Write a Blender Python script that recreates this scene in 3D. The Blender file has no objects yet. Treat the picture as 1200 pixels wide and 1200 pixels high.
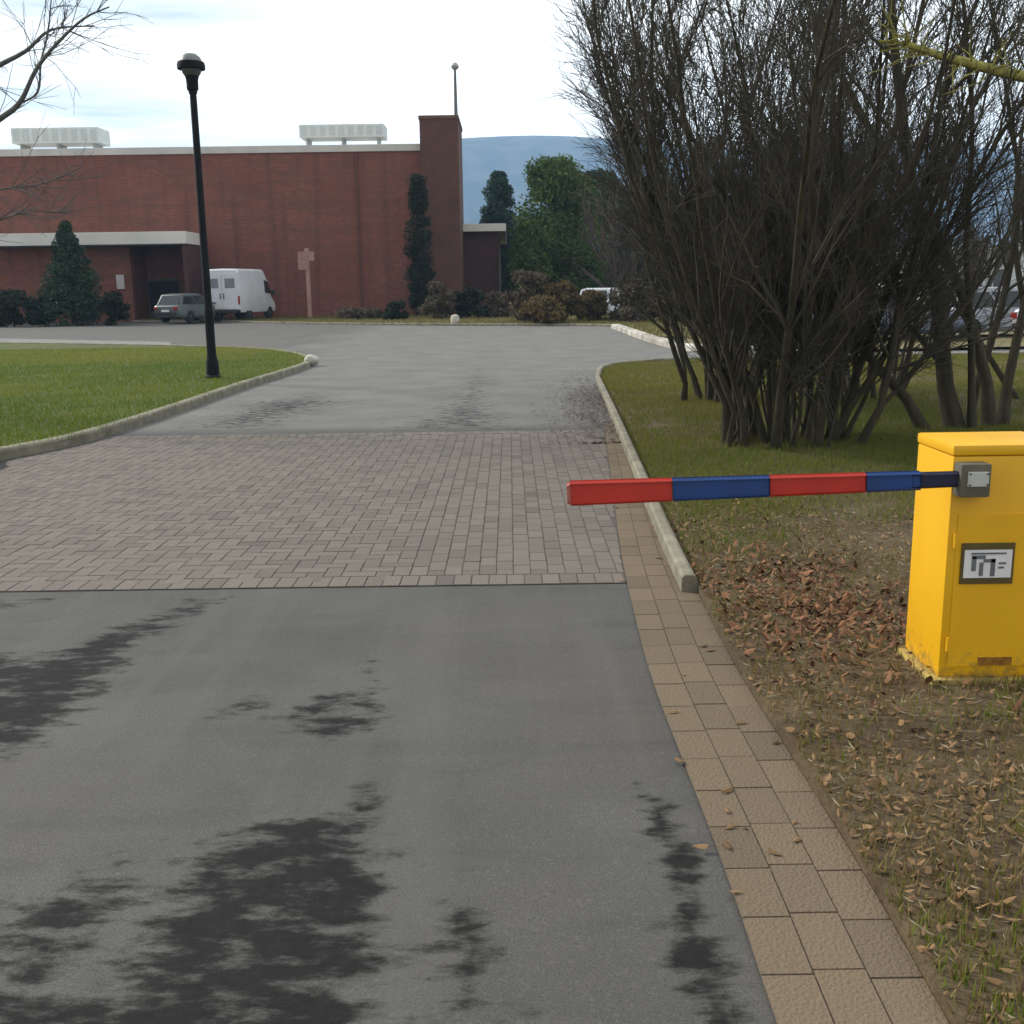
import bpy, bmesh, math, random
import numpy as np
from mathutils import Vector, Matrix
random.seed(7); RNG = np.random.default_rng(11)
S = bpy.context.scene
COL = S.collection
rad = math.radians

# ------------------------------------------------------------------ camera
CAM_H, F, PITCH, ROLL = 1.70, 1250.0, math.atan(265/1250), rad(0.8)
fw = Vector((0, math.cos(PITCH), -math.sin(PITCH)))
up0 = Vector((0, math.sin(PITCH), math.cos(PITCH)))
rt0 = Vector((1, 0, 0))
rt = rt0*math.cos(ROLL) - up0*math.sin(ROLL)
up = up0*math.cos(ROLL) + rt0*math.sin(ROLL)
CAMP = Vector((0, 0, CAM_H))
cd = bpy.data.cameras.new('camera'); cam = bpy.data.objects.new('camera', cd); COL.objects.link(cam)
cam.matrix_world = Matrix(((rt.x, up.x, -fw.x, 0), (rt.y, up.y, -fw.y, 0), (rt.z, up.z, -fw.z, CAM_H), (0, 0, 0, 1)))
cd.sensor_width = 36; cd.lens = 36*F/1200; cd.clip_start = .05; cd.clip_end = 20000
S.camera = cam

def ray(px, py): return fw + rt*((px-600)/F) + up*((600-py)/F)
def G(px, py, z=0.0):                       # point of the ground that stands at this place of the photo
    d = ray(px, py); t = (z-CAM_H)/d.z; return CAMP + d*t
def W(px, py, Y):                           # the same on an upright plane at distance Y
    d = ray(px, py); return CAMP + d*(Y/d.y)

# ------------------------------------------------------------------ materials
MATS = {}
def nd(nt, t, **kw):
    n = nt.nodes.new(t)
    for k, v in kw.items(): setattr(n, k, v)
    return n
def c4(c): return (c[0], c[1], c[2], 1)
def mat(name, base, rough=.8, alt=None, scale=6., detail=6., bump=0., bscale=60., var=False, metal=0., spec=.3, contrast=(.35, .65), stretch=(1, 1, 1), trans=0.):
    if name in MATS: return MATS[name]
    m = bpy.data.materials.new(name); m.use_nodes = True; nt = m.node_tree; L = nt.links
    b = nt.nodes['Principled BSDF']; b.inputs['Roughness'].default_value = rough
    b.inputs['Metallic'].default_value = metal; b.inputs['Specular IOR Level'].default_value = spec
    tc = nd(nt, 'ShaderNodeTexCoord'); mp = nd(nt, 'ShaderNodeMapping'); mp.inputs['Scale'].default_value = stretch
    L.new(tc.outputs['Object'], mp.inputs[0])
    if alt is None: alt = tuple(x*.8 for x in base)
    mx = nd(nt, 'ShaderNodeMix', data_type='RGBA'); mx.inputs[6].default_value = c4(base); mx.inputs[7].default_value = c4(alt)
    if var:
        at = nd(nt, 'ShaderNodeAttribute', attribute_name='var'); L.new(at.outputs['Fac'], mx.inputs[0])
    else:
        n = nd(nt, 'ShaderNodeTexNoise'); n.inputs['Scale'].default_value = scale; n.inputs['Detail'].default_value = detail
        L.new(mp.outputs[0], n.inputs[0])
        r = nd(nt, 'ShaderNodeMapRange'); r.inputs[1].default_value = contrast[0]; r.inputs[2].default_value = contrast[1]
        L.new(n.outputs[0], r.inputs[0]); L.new(r.outputs[0], mx.inputs[0])
    L.new(mx.outputs[2], b.inputs['Base Color'])
    if bump:
        n2 = nd(nt, 'ShaderNodeTexNoise'); n2.inputs['Scale'].default_value = bscale; n2.inputs['Detail'].default_value = 4
        L.new(mp.outputs[0], n2.inputs[0])
        bp = nd(nt, 'ShaderNodeBump'); bp.inputs['Strength'].default_value = bump; bp.inputs['Distance'].default_value = .02
        L.new(n2.outputs[0], bp.inputs['Height']); L.new(bp.outputs[0], b.inputs['Normal'])
    if trans:
        tb = nd(nt, 'ShaderNodeBsdfTranslucent'); L.new(mx.outputs[2], tb.inputs[0])
        ms = nd(nt, 'ShaderNodeMixShader'); ms.inputs[0].default_value = trans
        L.new(b.outputs[0], ms.inputs[1]); L.new(tb.outputs[0], ms.inputs[2])
        L.new(ms.outputs[0], nt.nodes['Material Output'].inputs[0])
    MATS[name] = m; return m

# asphalt: worn grey with damp dark stains whose shape is stored in the mesh attribute 'stain'
def asphalt():
    m = bpy.data.materials.new('asphalt'); m.use_nodes = True; nt = m.node_tree; L = nt.links
    b = nt.nodes['Principled BSDF']; b.inputs['Specular IOR Level'].default_value = .3
    tc = nd(nt, 'ShaderNodeTexCoord'); O = tc.outputs['Object']
    def noise(s, d=6, v=None, rg=.6):
        n = nd(nt, 'ShaderNodeTexNoise'); n.inputs['Scale'].default_value = s; n.inputs['Detail'].default_value = d; n.inputs['Roughness'].default_value = rg
        L.new(v or O, n.inputs[0]); return n.outputs[0]
    def rng(x, a, bb, c=0., d=1., smooth=False):
        r = nd(nt, 'ShaderNodeMapRange'); r.inputs[1].default_value = a; r.inputs[2].default_value = bb
        r.inputs[3].default_value = c; r.inputs[4].default_value = d
        if smooth: r.interpolation_type = 'SMOOTHSTEP'
        L.new(x, r.inputs[0]); return r.outputs[0]
    def mth(op, a, bb):
        n = nd(nt, 'ShaderNodeMath', operation=op)
        for i, x in enumerate((a, bb)):
            if isinstance(x, (int, float)): n.inputs[i].default_value = x
            else: L.new(x, n.inputs[i])
        return n.outputs[0]
    def mix(f, a, bb):
        n = nd(nt, 'ShaderNodeMix', data_type='RGBA')
        L.new(f, n.inputs[0])
        for i, x in ((6, a), (7, bb)):
            if isinstance(x, tuple): n.inputs[i].default_value = c4(x)
            else: L.new(x, n.inputs[i])
        return n.outputs[2]
    c = mix(rng(noise(.9, 5), .35, .68), (.080, .077, .071), (.120, .114, .104))
    c = mix(rng(noise(.35, 4), .48, .66, 0, .75), c, (.104, .091, .079))
    mps = nd(nt, 'ShaderNodeMapping'); mps.inputs['Scale'].default_value = (.55, 3.2, 1); L.new(O, mps.inputs[0])
    c = mix(rng(noise(1.3, 5, mps.outputs[0]), .52, .75, 0, .5), c, (.056, .055, .052))
    vo = nd(nt, 'ShaderNodeTexVoronoi'); vo.inputs['Scale'].default_value = 95; L.new(O, vo.inputs[0])
    c = mix(rng(noise(150, 2), .42, .66, 0, .7), c, (.040, .039, .037))
    sepc = nd(nt, 'ShaderNodeSeparateColor'); L.new(vo.outputs['Color'], sepc.inputs[0])
    c = mix(rng(sepc.outputs[0], .86, 1., 0, .22), c, (.17, .165, .155))
    # cracks
    wv = nd(nt, 'ShaderNodeTexVoronoi', feature='DISTANCE_TO_EDGE'); wv.inputs['Scale'].default_value = .42
    dis = nd(nt, 'ShaderNodeTexNoise'); dis.inputs['Scale'].default_value = 1.6; dis.inputs['Detail'].default_value = 5; L.new(O, dis.inputs[0])
    add = nd(nt, 'ShaderNodeVectorMath', operation='MULTIPLY_ADD'); add.inputs[1].default_value = (.9, .9, 0); L.new(dis.outputs['Color'], add.inputs[0]); L.new(O, add.inputs[2])
    L.new(add.outputs[0], wv.inputs[0])
    crack = mth('MULTIPLY', rng(wv.outputs['Distance'], .002, .010, 1, 0), rng(noise(.5, 2), .50, .60))
    c = mix(mth('MULTIPLY', crack, .16), c, (.035, .034, .032))
    c = mix(rng(noise(34, 5, None, .7), .56, .74, 0, .55), c, (.050, .048, .045))
    mpt = nd(nt, 'ShaderNodeMapping'); mpt.inputs['Scale'].default_value = (2.6, .16, 1); L.new(O, mpt.inputs[0])
    c = mix(rng(noise(1.0, 5, mpt.outputs[0]), .50, .75, 0, .5), c, (.125, .118, .106))
    sy_ = nd(nt, 'ShaderNodeSeparateXYZ'); L.new(O, sy_.inputs[0])      # paler asphalt beyond the paved band
    far_pale = mth('MULTIPLY', rng(sy_.outputs[1], 12.8, 13.4), rng(mth('ADD', sy_.outputs[0], mth('MULTIPLY', noise(.25, 3), 5)), -4.2, -2.6, .25, .8))
    c = mix(far_pale, c, mix(rng(noise(1.1, 6), .35, .7), (.185, .178, .165), (.125, .121, .114)))
    # stains
    at = nd(nt, 'ShaderNodeAttribute', attribute_name='stain')
    mp = nd(nt, 'ShaderNodeMapping'); mp.inputs['Scale'].default_value = (1.6, 3.4, 1); L.new(O, mp.inputs[0])
    rag = mth('ADD', mth('MULTIPLY', mth('SUBTRACT', noise(3.2, 8, mp.outputs[0], .68), .5), 1.9), at.outputs['Fac'])
    st = rng(rag, .30, .70, 0, 1, True)
    c = mix(mth('MULTIPLY', st, rng(noise(26, 3), .2, .8, .84, .98)), c, (.009, .009, .009))
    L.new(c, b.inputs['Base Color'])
    L.new(rng(st, 0, 1, .86, .8), b.inputs['Roughness']); L.new(rng(st, 0, 1, .3, .12), b.inputs['Specular IOR Level'])
    bp = nd(nt, 'ShaderNodeBump'); bp.inputs['Strength'].default_value = .55; bp.inputs['Distance'].default_value = .008
    hh = mth('ADD', mth('MULTIPLY', noise(130, 3), .6), mth('MULTIPLY', noise(9, 3), .8)); L.new(hh, bp.inputs['Height'])
    L.new(bp.outputs[0], b.inputs['Normal'])
    return m
M_ASPH = asphalt()

def brickwall(name, c1, c2, mortar):
    m = bpy.data.materials.new(name); m.use_nodes = True; nt = m.node_tree; L = nt.links
    b = nt.nodes['Principled BSDF']; b.inputs['Roughness'].default_value = .85; b.inputs['Specular IOR Level'].default_value = .2
    tc = nd(nt, 'ShaderNodeTexCoord'); sx = nd(nt, 'ShaderNodeSeparateXYZ'); L.new(tc.outputs['Object'], sx.inputs[0])
    ad = nd(nt, 'ShaderNodeMath', operation='ADD'); L.new(sx.outputs[0], ad.inputs[0]); L.new(sx.outputs[1], ad.inputs[1])
    cx = nd(nt, 'ShaderNodeCombineXYZ'); L.new(ad.outputs[0], cx.inputs[0]); L.new(sx.outputs[2], cx.inputs[1])
    br = nd(nt, 'ShaderNodeTexBrick'); br.inputs['Scale'].default_value = 1; br.inputs['Brick Width'].default_value = .30
    br.inputs['Row Height'].default_value = .10; br.inputs['Mortar Size'].default_value = .010
    br.inputs['Color1'].default_value = c4(c1); br.inputs['Color2'].default_value = c4(c2); br.inputs['Mortar'].default_value = c4(mortar)
    L.new(cx.outputs[0], br.inputs[0])
    last = br.outputs[0]
    mp = nd(nt, 'ShaderNodeMapping'); mp.inputs['Scale'].default_value = (.25, 1.6, 1); L.new(cx.outputs[0], mp.inputs[0])
    mp2 = nd(nt, 'ShaderNodeMapping'); mp2.inputs['Scale'].default_value = (1.8, .12, 1); L.new(cx.outputs[0], mp2.inputs[0])
    for (sc, v, a, bb, col, amt) in ((1.2, mp.outputs[0], .45, .72, (.125, .070, .048), .6), (.22, cx.outputs[0], .42, .66, (.185, .062, .045), .5), (.9, cx.outputs[0], .52, .75, (.16, .085, .062), .6), (1.0, mp2.outputs[0], .50, .74, (.085, .048, .038), .55)):
        n = nd(nt, 'ShaderNodeTexNoise'); n.inputs['Scale'].default_value = sc; n.inputs['Detail'].default_value = 6; L.new(v, n.inputs[0])
        r = nd(nt, 'ShaderNodeMapRange'); r.inputs[1].default_value = a; r.inputs[2].default_value = bb; r.inputs[4].default_value = amt; L.new(n.outputs[0], r.inputs[0])
        mx = nd(nt, 'ShaderNodeMix', data_type='RGBA'); mx.inputs[7].default_value = c4(col); L.new(r.outputs[0], mx.inputs[0]); L.new(last, mx.inputs[6]); last = mx.outputs[2]
    L.new(last, b.inputs['Base Color'])
    return m
M_BRICK = brickwall('red_brick', (.270, .080, .052), (.175, .060, .042), (.20, .145, .12))

M_PAV = mat('paver_brick', (.176, .151, .127), .88, (.112, .095, .081), bump=.5, bscale=90, var=True)
M_BORD = mat('border_brick', (.172, .128, .084), .88, (.115, .088, .060), bump=.5, bscale=90, var=True)
M_MORT = mat('joint_sand', (.105, .094, .082), .95, (.080, .071, .062), scale=12)
M_KERB = mat('kerb_concrete', (.28, .255, .19), .9, (.17, .155, .115), scale=5, bump=.4, bscale=60)
M_CONC = mat('pavement_concrete', (.24, .235, .215), .9, (.17, .165, .15), scale=2.5, bump=.3)
M_SOIL = mat('verge_soil', (.075, .050, .028), .95, (.115, .085, .045), scale=3.2, bump=.9, bscale=30)
M_LAWNS = mat('lawn_soil', (.060, .080, .016), .95, (.095, .10, .028), scale=1.2, bump=.8, bscale=40)
M_GRND = mat('ground_grass', (.075, .085, .030), .95, (.115, .100, .052), scale=.25, bump=.5, bscale=4)
M_TAN = mat('tan_grass_soil', (.20, .165, .080), .95, (.13, .115, .05), scale=.6, bump=.6, bscale=10)
M_GRASS = mat('grass_blade', (.092, .158, .015), .7, (.225, .235, .034), var=True, trans=.35)
M_DRY = mat('verge_blade', (.105, .130, .020), .8, (.225, .165, .065), var=True, trans=.3)
M_LEAF = mat('fallen_leaf', (.28, .165, .075), .8, (.075, .042, .021), var=True)
M_STRAW = mat('dead_straw', (.36, .30, .20), .85, (.12, .085, .045), var=True)
M_YEL = mat('yellow_paint', (.80, .43, .006), .45, (.74, .38, .005), scale=3, spec=.45, bump=.04, bscale=25)
def grime(m, z0, z1, col, amt, sc):           # mud splashed up from the ground, broken by noise, and small scuffs
    nt = m.node_tree; L = nt.links; b = nt.nodes['Principled BSDF']; src = b.inputs['Base Color'].links[0].from_socket
    tc = nd(nt, 'ShaderNodeTexCoord'); sp = nd(nt, 'ShaderNodeSeparateXYZ'); L.new(tc.outputs['Object'], sp.inputs[0])
    n = nd(nt, 'ShaderNodeTexNoise'); n.inputs['Scale'].default_value = sc; n.inputs['Detail'].default_value = 8; n.inputs['Roughness'].default_value = .7; L.new(tc.outputs['Object'], n.inputs[0])
    h = nd(nt, 'ShaderNodeMapRange'); h.inputs[1].default_value = z1; h.inputs[2].default_value = z0; h.inputs[3].default_value = -.22; h.inputs[4].default_value = .16; L.new(sp.outputs[2], h.inputs[0])
    a = nd(nt, 'ShaderNodeMath', operation='ADD'); L.new(n.outputs[0], a.inputs[0]); L.new(h.outputs[0], a.inputs[1])
    r = nd(nt, 'ShaderNodeMapRange'); r.inputs[1].default_value = .50; r.inputs[2].default_value = .72; r.inputs[4].default_value = amt; L.new(a.outputs[0], r.inputs[0])
    mx = nd(nt, 'ShaderNodeMix', data_type='RGBA'); mx.inputs[7].default_value = c4(col); L.new(r.outputs[0], mx.inputs[0]); L.new(src, mx.inputs[6]); L.new(mx.outputs[2], b.inputs['Base Color'])
grime(M_YEL, .0, .22, (.20, .13, .05), .8, 22)
M_RED = mat('red_paint', (.50, .032, .018), .5, (.43, .028, .016), scale=6, spec=.4)
M_BLUE = mat('blue_paint', (.014, .055, .210), .5, (.012, .045, .165), scale=6, spec=.4)
grime(M_RED, -9, -8, (.30, .12, .09), .5, 30); grime(M_BLUE, -9, -8, (.10, .12, .18), .5, 30)
M_STEELD = mat('dark_steel', (.045, .043, .042), .5, (.03, .028, .026), scale=20, metal=.2)
M_GREY = mat('grey_metal', (.40, .40, .38), .5, (.30, .30, .29), scale=12, metal=.2)
M_WHITE = mat('white_label', (.74, .72, .72), .6, (.68, .66, .67), scale=9)
M_INK = mat('grey_ink', (.16, .165, .18), .7, (.12, .125, .14))
M_POST = mat('black_post_paint', (.008, .008, .009), .7, (.013, .013, .014), scale=8, spec=.15)
M_LGLASS = mat('lamp_lens', (.55, .56, .54), .35, (.45, .46, .44), scale=4)
M_COPE = mat('pale_coping', (.62, .57, .53), .7, (.52, .49, .46), scale=.6)
M_FASC = mat('white_fascia', (.70, .66, .62), .65, (.60, .57, .52), scale=.35)
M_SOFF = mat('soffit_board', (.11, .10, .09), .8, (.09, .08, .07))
M_ROOF = mat('roof_membrane', (.42, .40, .38), .9, (.34, .33, .31), scale=.4)
M_UNIT = mat('roof_unit_paint', (.62, .66, .64), .6, (.55, .59, .57), scale=1.2)
M_SIGNP = mat('pinkish_timber', (.42, .25, .21), .8, (.34, .20, .17), scale=6)
M_VAN = mat('white_vehicle_paint', (.62, .63, .66), .35, (.55, .56, .59), scale=1.5, spec=.5)
M_CARG = mat('grey_vehicle_paint', (.10, .115, .115), .35, (.085, .095, .098), scale=1.5, spec=.5)
M_CARS = mat('silver_vehicle_paint', (.36, .38, .42), .35, (.31, .33, .37), scale=1.5, spec=.5, metal=.2)
M_CARB = mat('blue_grey_vehicle_paint', (.15, .17, .23), .35, (.12, .14, .19), scale=1.5, spec=.5)
M_GLASS = mat('vehicle_glass', (.018, .021, .023), .12, (.022, .026, .028), spec=.6)
M_TYRE = mat('tyre_rubber', (.018, .018, .018), .85, (.025, .025, .024))
M_RIM = mat('wheel_rim', (.38, .38, .39), .4, (.3, .3, .31), metal=.6)
M_TAIL = mat('tail_lamp', (.30, .012, .010), .3, (.22, .01, .008))
M_HEAD = mat('head_lamp', (.62, .63, .62), .2, (.5, .52, .52))
M_BARK = mat('dark_bark', (.040, .034, .022), .9, (.066, .056, .034), scale=14, bump=.6, bscale=40, stretch=(1, 1, .25))
M_TWIG = mat('shrub_twig', (.052, .046, .034), .9, (.086, .075, .054), scale=2)
M_TWIG2 = mat('brown_twig', (.078, .058, .045), .9, (.105, .080, .062), scale=2)
M_GBARK = mat('grey_bark', (.085, .084, .080), .9, (.14, .138, .13), scale=12, bump=.5, bscale=40)
M_LICH = mat('lichen_bark', (.40, .38, .10), .9, (.24, .23, .075), scale=14, bump=.5, bscale=50)
M_CON = mat('conifer_leaf', (.022, .045, .026), .8, (.050, .082, .034), var=True, trans=.15)
M_EVG = mat('evergreen_leaf', (.040, .085, .016), .8, (.12, .165, .032), var=True, trans=.2)
M_EVG2 = mat('dark_evergreen_leaf', (.018, .040, .026), .8, (.045, .080, .036), var=True, trans=.15)
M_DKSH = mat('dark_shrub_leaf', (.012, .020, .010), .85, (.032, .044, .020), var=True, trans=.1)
M_GOLD = mat('golden_shrub_leaf', (.165, .115, .045), .85, (.070, .048, .020), var=True, trans=.25)
M_BRSH = mat('tan_shrub_leaf', (.15, .115, .075), .9, (.060, .046, .030), var=True, trans=.2)
M_HILL = mat('hill_wood', (.085, .085, .060), .95, (.025, .036, .024), scale=.02, bump=.0, contrast=(.42, .58))
M_FARW = mat('far_wood', (.065, .056, .046), .95, (.045, .046, .034), var=True)
M_PALEB = mat('pale_render', (.60, .62, .62), .8, (.50, .52, .52), scale=.3)
M_STONE = mat('pale_stone', (.60, .57, .50), .85, (.42, .40, .35), scale=10, bump=.6, bscale=20)

# ------------------------------------------------------------------ mesh helpers
def set_mesh(name, V, Fq, material, parent=None, var=None, smooth=False, attr='var'):
    V = np.asarray(V, dtype=np.float32).reshape(-1, 3); Fq = np.asarray(Fq, dtype=np.int32)
    k = Fq.shape[1]; me = bpy.data.meshes.new(name)
    me.vertices.add(len(V)); me.vertices.foreach_set('co', V.ravel())
    me.loops.add(Fq.size); me.loops.foreach_set('vertex_index', Fq.ravel())
    me.polygons.add(len(Fq)); me.polygons.foreach_set('loop_start', np.arange(0, Fq.size, k, dtype=np.int32))
    me.polygons.foreach_set('loop_total', np.full(len(Fq), k, dtype=np.int32))
    me.polygons.foreach_set('use_smooth', np.full(len(Fq), bool(smooth)))
    me.update(calc_edges=True); me.validate()
    if var is not None:
        a = me.attributes.new(attr, 'FLOAT', 'FACE' if len(var) == len(Fq) and len(var) != len(V) else 'POINT')
        a.data.foreach_set('value', np.asarray(var, dtype=np.float32))
    me.materials.append(material)
    o = bpy.data.objects.new(name, me); COL.objects.link(o)
    if parent: o.parent = parent
    return o

class MB:
    def __init__(s): s.bm = bmesh.new()
    def box(s, c, size, rz=0, bev=0.):
        m = Matrix.Translation(c) @ Matrix.Rotation(rz, 4, 'Z') @ Matrix.Diagonal((*size, 1))
        r = bmesh.ops.create_cube(s.bm, size=1, matrix=m)
        if bev:
            es = list({e for v in r['verts'] for e in v.link_edges})
            bmesh.ops.bevel(s.bm, geom=es, offset=bev, segments=2, affect='EDGES', profile=.6)
        return s
    def b2(s, lo, hi, bev=0.):
        return s.box([(a+b)/2 for a, b in zip(lo, hi)], [b-a for a, b in zip(lo, hi)], 0, bev)
    def cyl(s, p, q, r1, r2=None, n=16, cap=True):
        p, q = Vector(p), Vector(q); d = q-p; r2 = r1 if r2 is None else r2
        m = Matrix.Translation((p+q)/2) @ d.to_track_quat('Z', 'Y').to_matrix().to_4x4()
        bmesh.ops.create_cone(s.bm, cap_ends=cap, segments=n, radius1=r1, radius2=r2, depth=d.length, matrix=m); return s
    def lathe(s, prof, c=(0, 0, 0), n=20):
        rings = []
        for r, z in prof:
            rings.append([s.bm.verts.new((c[0]+r*math.cos(2*math.pi*i/n), c[1]+r*math.sin(2*math.pi*i/n), c[2]+z)) for i in range(n)])
        for a, b in zip(rings, rings[1:]):
            for i in range(n): s.bm.faces.new((a[i], a[(i+1) % n], b[(i+1) % n], b[i]))
        s.bm.faces.new(rings[0][::-1]); s.bm.faces.new(rings[-1]); return s
    def loft(s, rings, cap=True):
        R = [[s.bm.verts.new(p) for p in r] for r in rings]; n = len(R[0])
        for a, b in zip(R, R[1:]):
            for i in range(n): s.bm.faces.new((a[i], a[(i+1) % n], b[(i+1) % n], b[i]))
        if cap: s.bm.faces.new(R[0][::-1]); s.bm.faces.new(R[-1])
        return s
    def prism(s, poly, z0, z1):
        return s.loft([[(p[0], p[1], z0) for p in poly], [(p[0], p[1], z1) for p in poly]])
    def slab(s, quad, t):                   # a thin plate from four corners, thickened along its normal
        q = [Vector(p) for p in quad]; n = (q[1]-q[0]).cross(q[3]-q[0]).normalized()*t
        return s.loft([[tuple(p) for p in q], [tuple(p+n) for p in q]])
    def build(s, name, material, parent=None, smooth=False):
        bmesh.ops.recalc_face_normals(s.bm, faces=s.bm.faces[:])
        me = bpy.data.meshes.new(name); s.bm.to_mesh(me); s.bm.free(); me.materials.append(material)
        if smooth:
            for p in me.polygons: p.use_smooth = True
            me.set_sharp_from_angle(angle=rad(35))
        o = bpy.data.objects.new(name, me); COL.objects.link(o)
        if parent: o.parent = parent
        return o

def tag(o, label=None, cat=None, group=None, kind=None):
    for k, v in (('label', label), ('category', cat), ('group', group), ('kind', kind)):
        if v: o[k] = v
    return o
def empty(name, loc, rz=0, label=None, cat=None, group=None):
    o = bpy.data.objects.new(name, None); COL.objects.link(o); o.location = loc; o.rotation_euler.z = rz
    o.empty_display_size = .2
    return tag(o, label, cat, group)
def struct(o, label=None, cat=None): return tag(o, label, cat, None, 'structure')

def in_poly(P, poly):
    x, y = P[:, 0], P[:, 1]; r = np.zeros(len(P), bool); n = len(poly); j = n-1
    for i in range(n):
        xi, yi = poly[i]; xj, yj = poly[j]
        c = ((yi > y) != (yj > y)) & (x < (xj-xi)*(y-yi)/(yj-yi+1e-12)+xi); r ^= c; j = i
    return r
def dist_poly(P, poly):                     # signed distance, positive inside
    d = np.full(len(P), 1e9)
    for a, b in zip(poly, poly[1:]+poly[:1]):
        a = np.array(a); b = np.array(b); ab = b-a
        t = np.clip(((P-a)@ab)/(ab@ab+1e-12), 0, 1); d = np.minimum(d, np.hypot(*(P-a-t[:, None]*ab).T))
    return np.where(in_poly(P, poly), d, -d)
_gn = [(np.random.default_rng(3).normal(size=(14, 2)), np.random.default_rng(4).uniform(0, 6.28, 14))]
def lownoise(P, s=1.0):                     # cheap smooth noise, about -1..1
    k, ph = _gn[0]; return np.sin((P*s)@k.T*1.7+ph).mean(1)*2.2
def smooth_line(pts, n=12):                 # Catmull-Rom
    P = [np.array(p, float) for p in pts]; P = [2*P[0]-P[1]]+P+[2*P[-1]-P[-2]]; out = []
    for i in range(1, len(P)-2):
        for t in np.linspace(0, 1, n, endpoint=False):
            a, b, c, d = P[i-1:i+3]
            out.append(.5*((2*b)+(-a+c)*t+(2*a-5*b+4*c-d)*t*t+(-a+3*b-3*c+d)*t**3))
    out.append(P[-2]); return out
def gxy(px, py): p = G(px, py); return (p.x, p.y)

# ------------------------------------------------------------------ ground, road
def sheet(name, poly, z, material, skirt=0.):
    bm = bmesh.new(); vs = [bm.verts.new((p[0], p[1], z)) for p in poly]; f = bm.faces.new(vs)
    if f.normal.z < 0 or (bm.normal_update() or f.normal.z < 0): f.normal_flip()
    if skirt:
        r = [bm.verts.new((p[0], p[1], z-skirt)) for p in poly]; n = len(vs)
        for i in range(n): bm.faces.new((vs[i], r[i], r[(i+1) % n], vs[(i+1) % n]))
    bmesh.ops.triangulate(bm, faces=[f])
    me = bpy.data.meshes.new(name); bm.to_mesh(me); bm.free(); me.materials.append(material)
    o = bpy.data.objects.new(name, me); COL.objects.link(o); return o
struct(sheet('ground', [(-3500, -60), (3500, -60), (3500, 3600), (-3500, 3600)], -.03, M_GRND))

far_edge = [gxy(x, y) for x, y in ((-300, 381), (0, 377.5), (240, 377.5), (330, 379.5), (480, 381.5), (650, 382), (720, 383))]
# left lawn front kerb line, right verge line
lawn_front = [(-9.5, 9.3)] + [gxy(x, y) for x, y in ((-60, 556), (0, 540), (100, 519), (200, 487), (290, 455), (340, 439), (362, 431))]
lawn_back = [gxy(x, y) for x, y in ((366, 424), (345, 417), (300, 412), (200, 408.5), (0, 405), (-200, 404))]
verge_left = [gxy(x, y) for x, y in ((1175, 1310), (1110, 1200), (1014, 1030), (922, 880), (862, 783), (822, 705), (790, 640), (755, 560), (724, 490), (703, 446))]
verge_back = [gxy(x, y) for x, y in ((712, 433), (760, 427), (830, 424), (1000, 421), (1300, 417))]
LF = smooth_line(lawn_front, 8); VL = smooth_line(verge_left, 8)
LB = smooth_line([lawn_front[-1]]+lawn_back, 6); VB = smooth_line([verge_left[-1]]+verge_back, 6)

# asphalt: fine grid near, carrying the stains
STAINS = [  # (outline in photo pixels, strength, soft edge in metres)
 ([(-80, 775), (60, 765), (140, 735), (215, 705), (285, 698), (215, 725), (150, 770), (120, 815), (85, 850), (30, 882), (-80, 905)], .42, .10),
 ([(-60, 695), (60, 702), (20, 715), (-60, 718)], .3, .1),
 ([(248, 842), (268, 822), (300, 815), (330, 838), (372, 812), (425, 800), (436, 775), (446, 800), (460, 822), (452, 858), (410, 862), (378, 888), (362, 862), (310, 848)], .30, .06),
 ([(205, 1010), (250, 985), (275, 962), (330, 955), (400, 952), (425, 925), (440, 922), (452, 985), (470, 1040), (452, 1085), (472, 1120), (440, 1150), (430, 1250), (60, 1260), (150, 1100)], .46, .10),
 ([(-60, 1060), (40, 1045), (90, 1020), (170, 1000), (215, 1010), (180, 1060), (130, 1110), (60, 1180), (-60, 1200)], .30, .10),
 ([(-60, 1160), (60, 1140), (160, 1160), (180, 1270), (-60, 1270)], .36, .08),
 ([(508, 1092), (520, 1035), (535, 1060), (565, 1072), (590, 1108), (570, 1150), (560, 1185), (530, 1180), (512, 1150)], .60, .06),
 ([(480, 1165), (540, 1180), (620, 1195), (600, 1290), (440, 1280)], .30, .08),
 ([(742, 915), (760, 930), (790, 935), (795, 970), (832, 988), (826, 1030), (840, 1090), (868, 1130), (892, 1210), (905, 1290), (800, 1290), (808, 1200), (790, 1150), (770, 1095), (790, 1050), (760, 985)], .62, .045),
 ([(676, 1093), (690, 1093), (690, 1105), (676, 1105)], .5, .01),
 ([(640, 1130), (656, 1118), (662, 1150), (646, 1165)], .1, .03),
 ([(470, 503), (500, 490), (530, 470), (553, 442), (562, 428), (570, 445), (572, 470), (588, 502)], .38, .6),
 ([(200, 503), (290, 470), (370, 462), (420, 470), (360, 490), (300, 506)], .30, .5),
 ([(340, 430), (420, 396), (470, 388), (420, 410), (380, 440)], .14, .8),
 ([(660, 820), (700, 805), (690, 845), (650, 850)], .06, .15),
]
def stain_at(P):
    s = np.zeros(len(P))
    for pl, k, soft in STAINS:
        d = dist_poly(P, [gxy(*q) for q in pl]); s = np.maximum(s, np.clip(.5+d/(3.0*soft), 0, 1)*min(k*1.85, .68))
    return s
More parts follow.
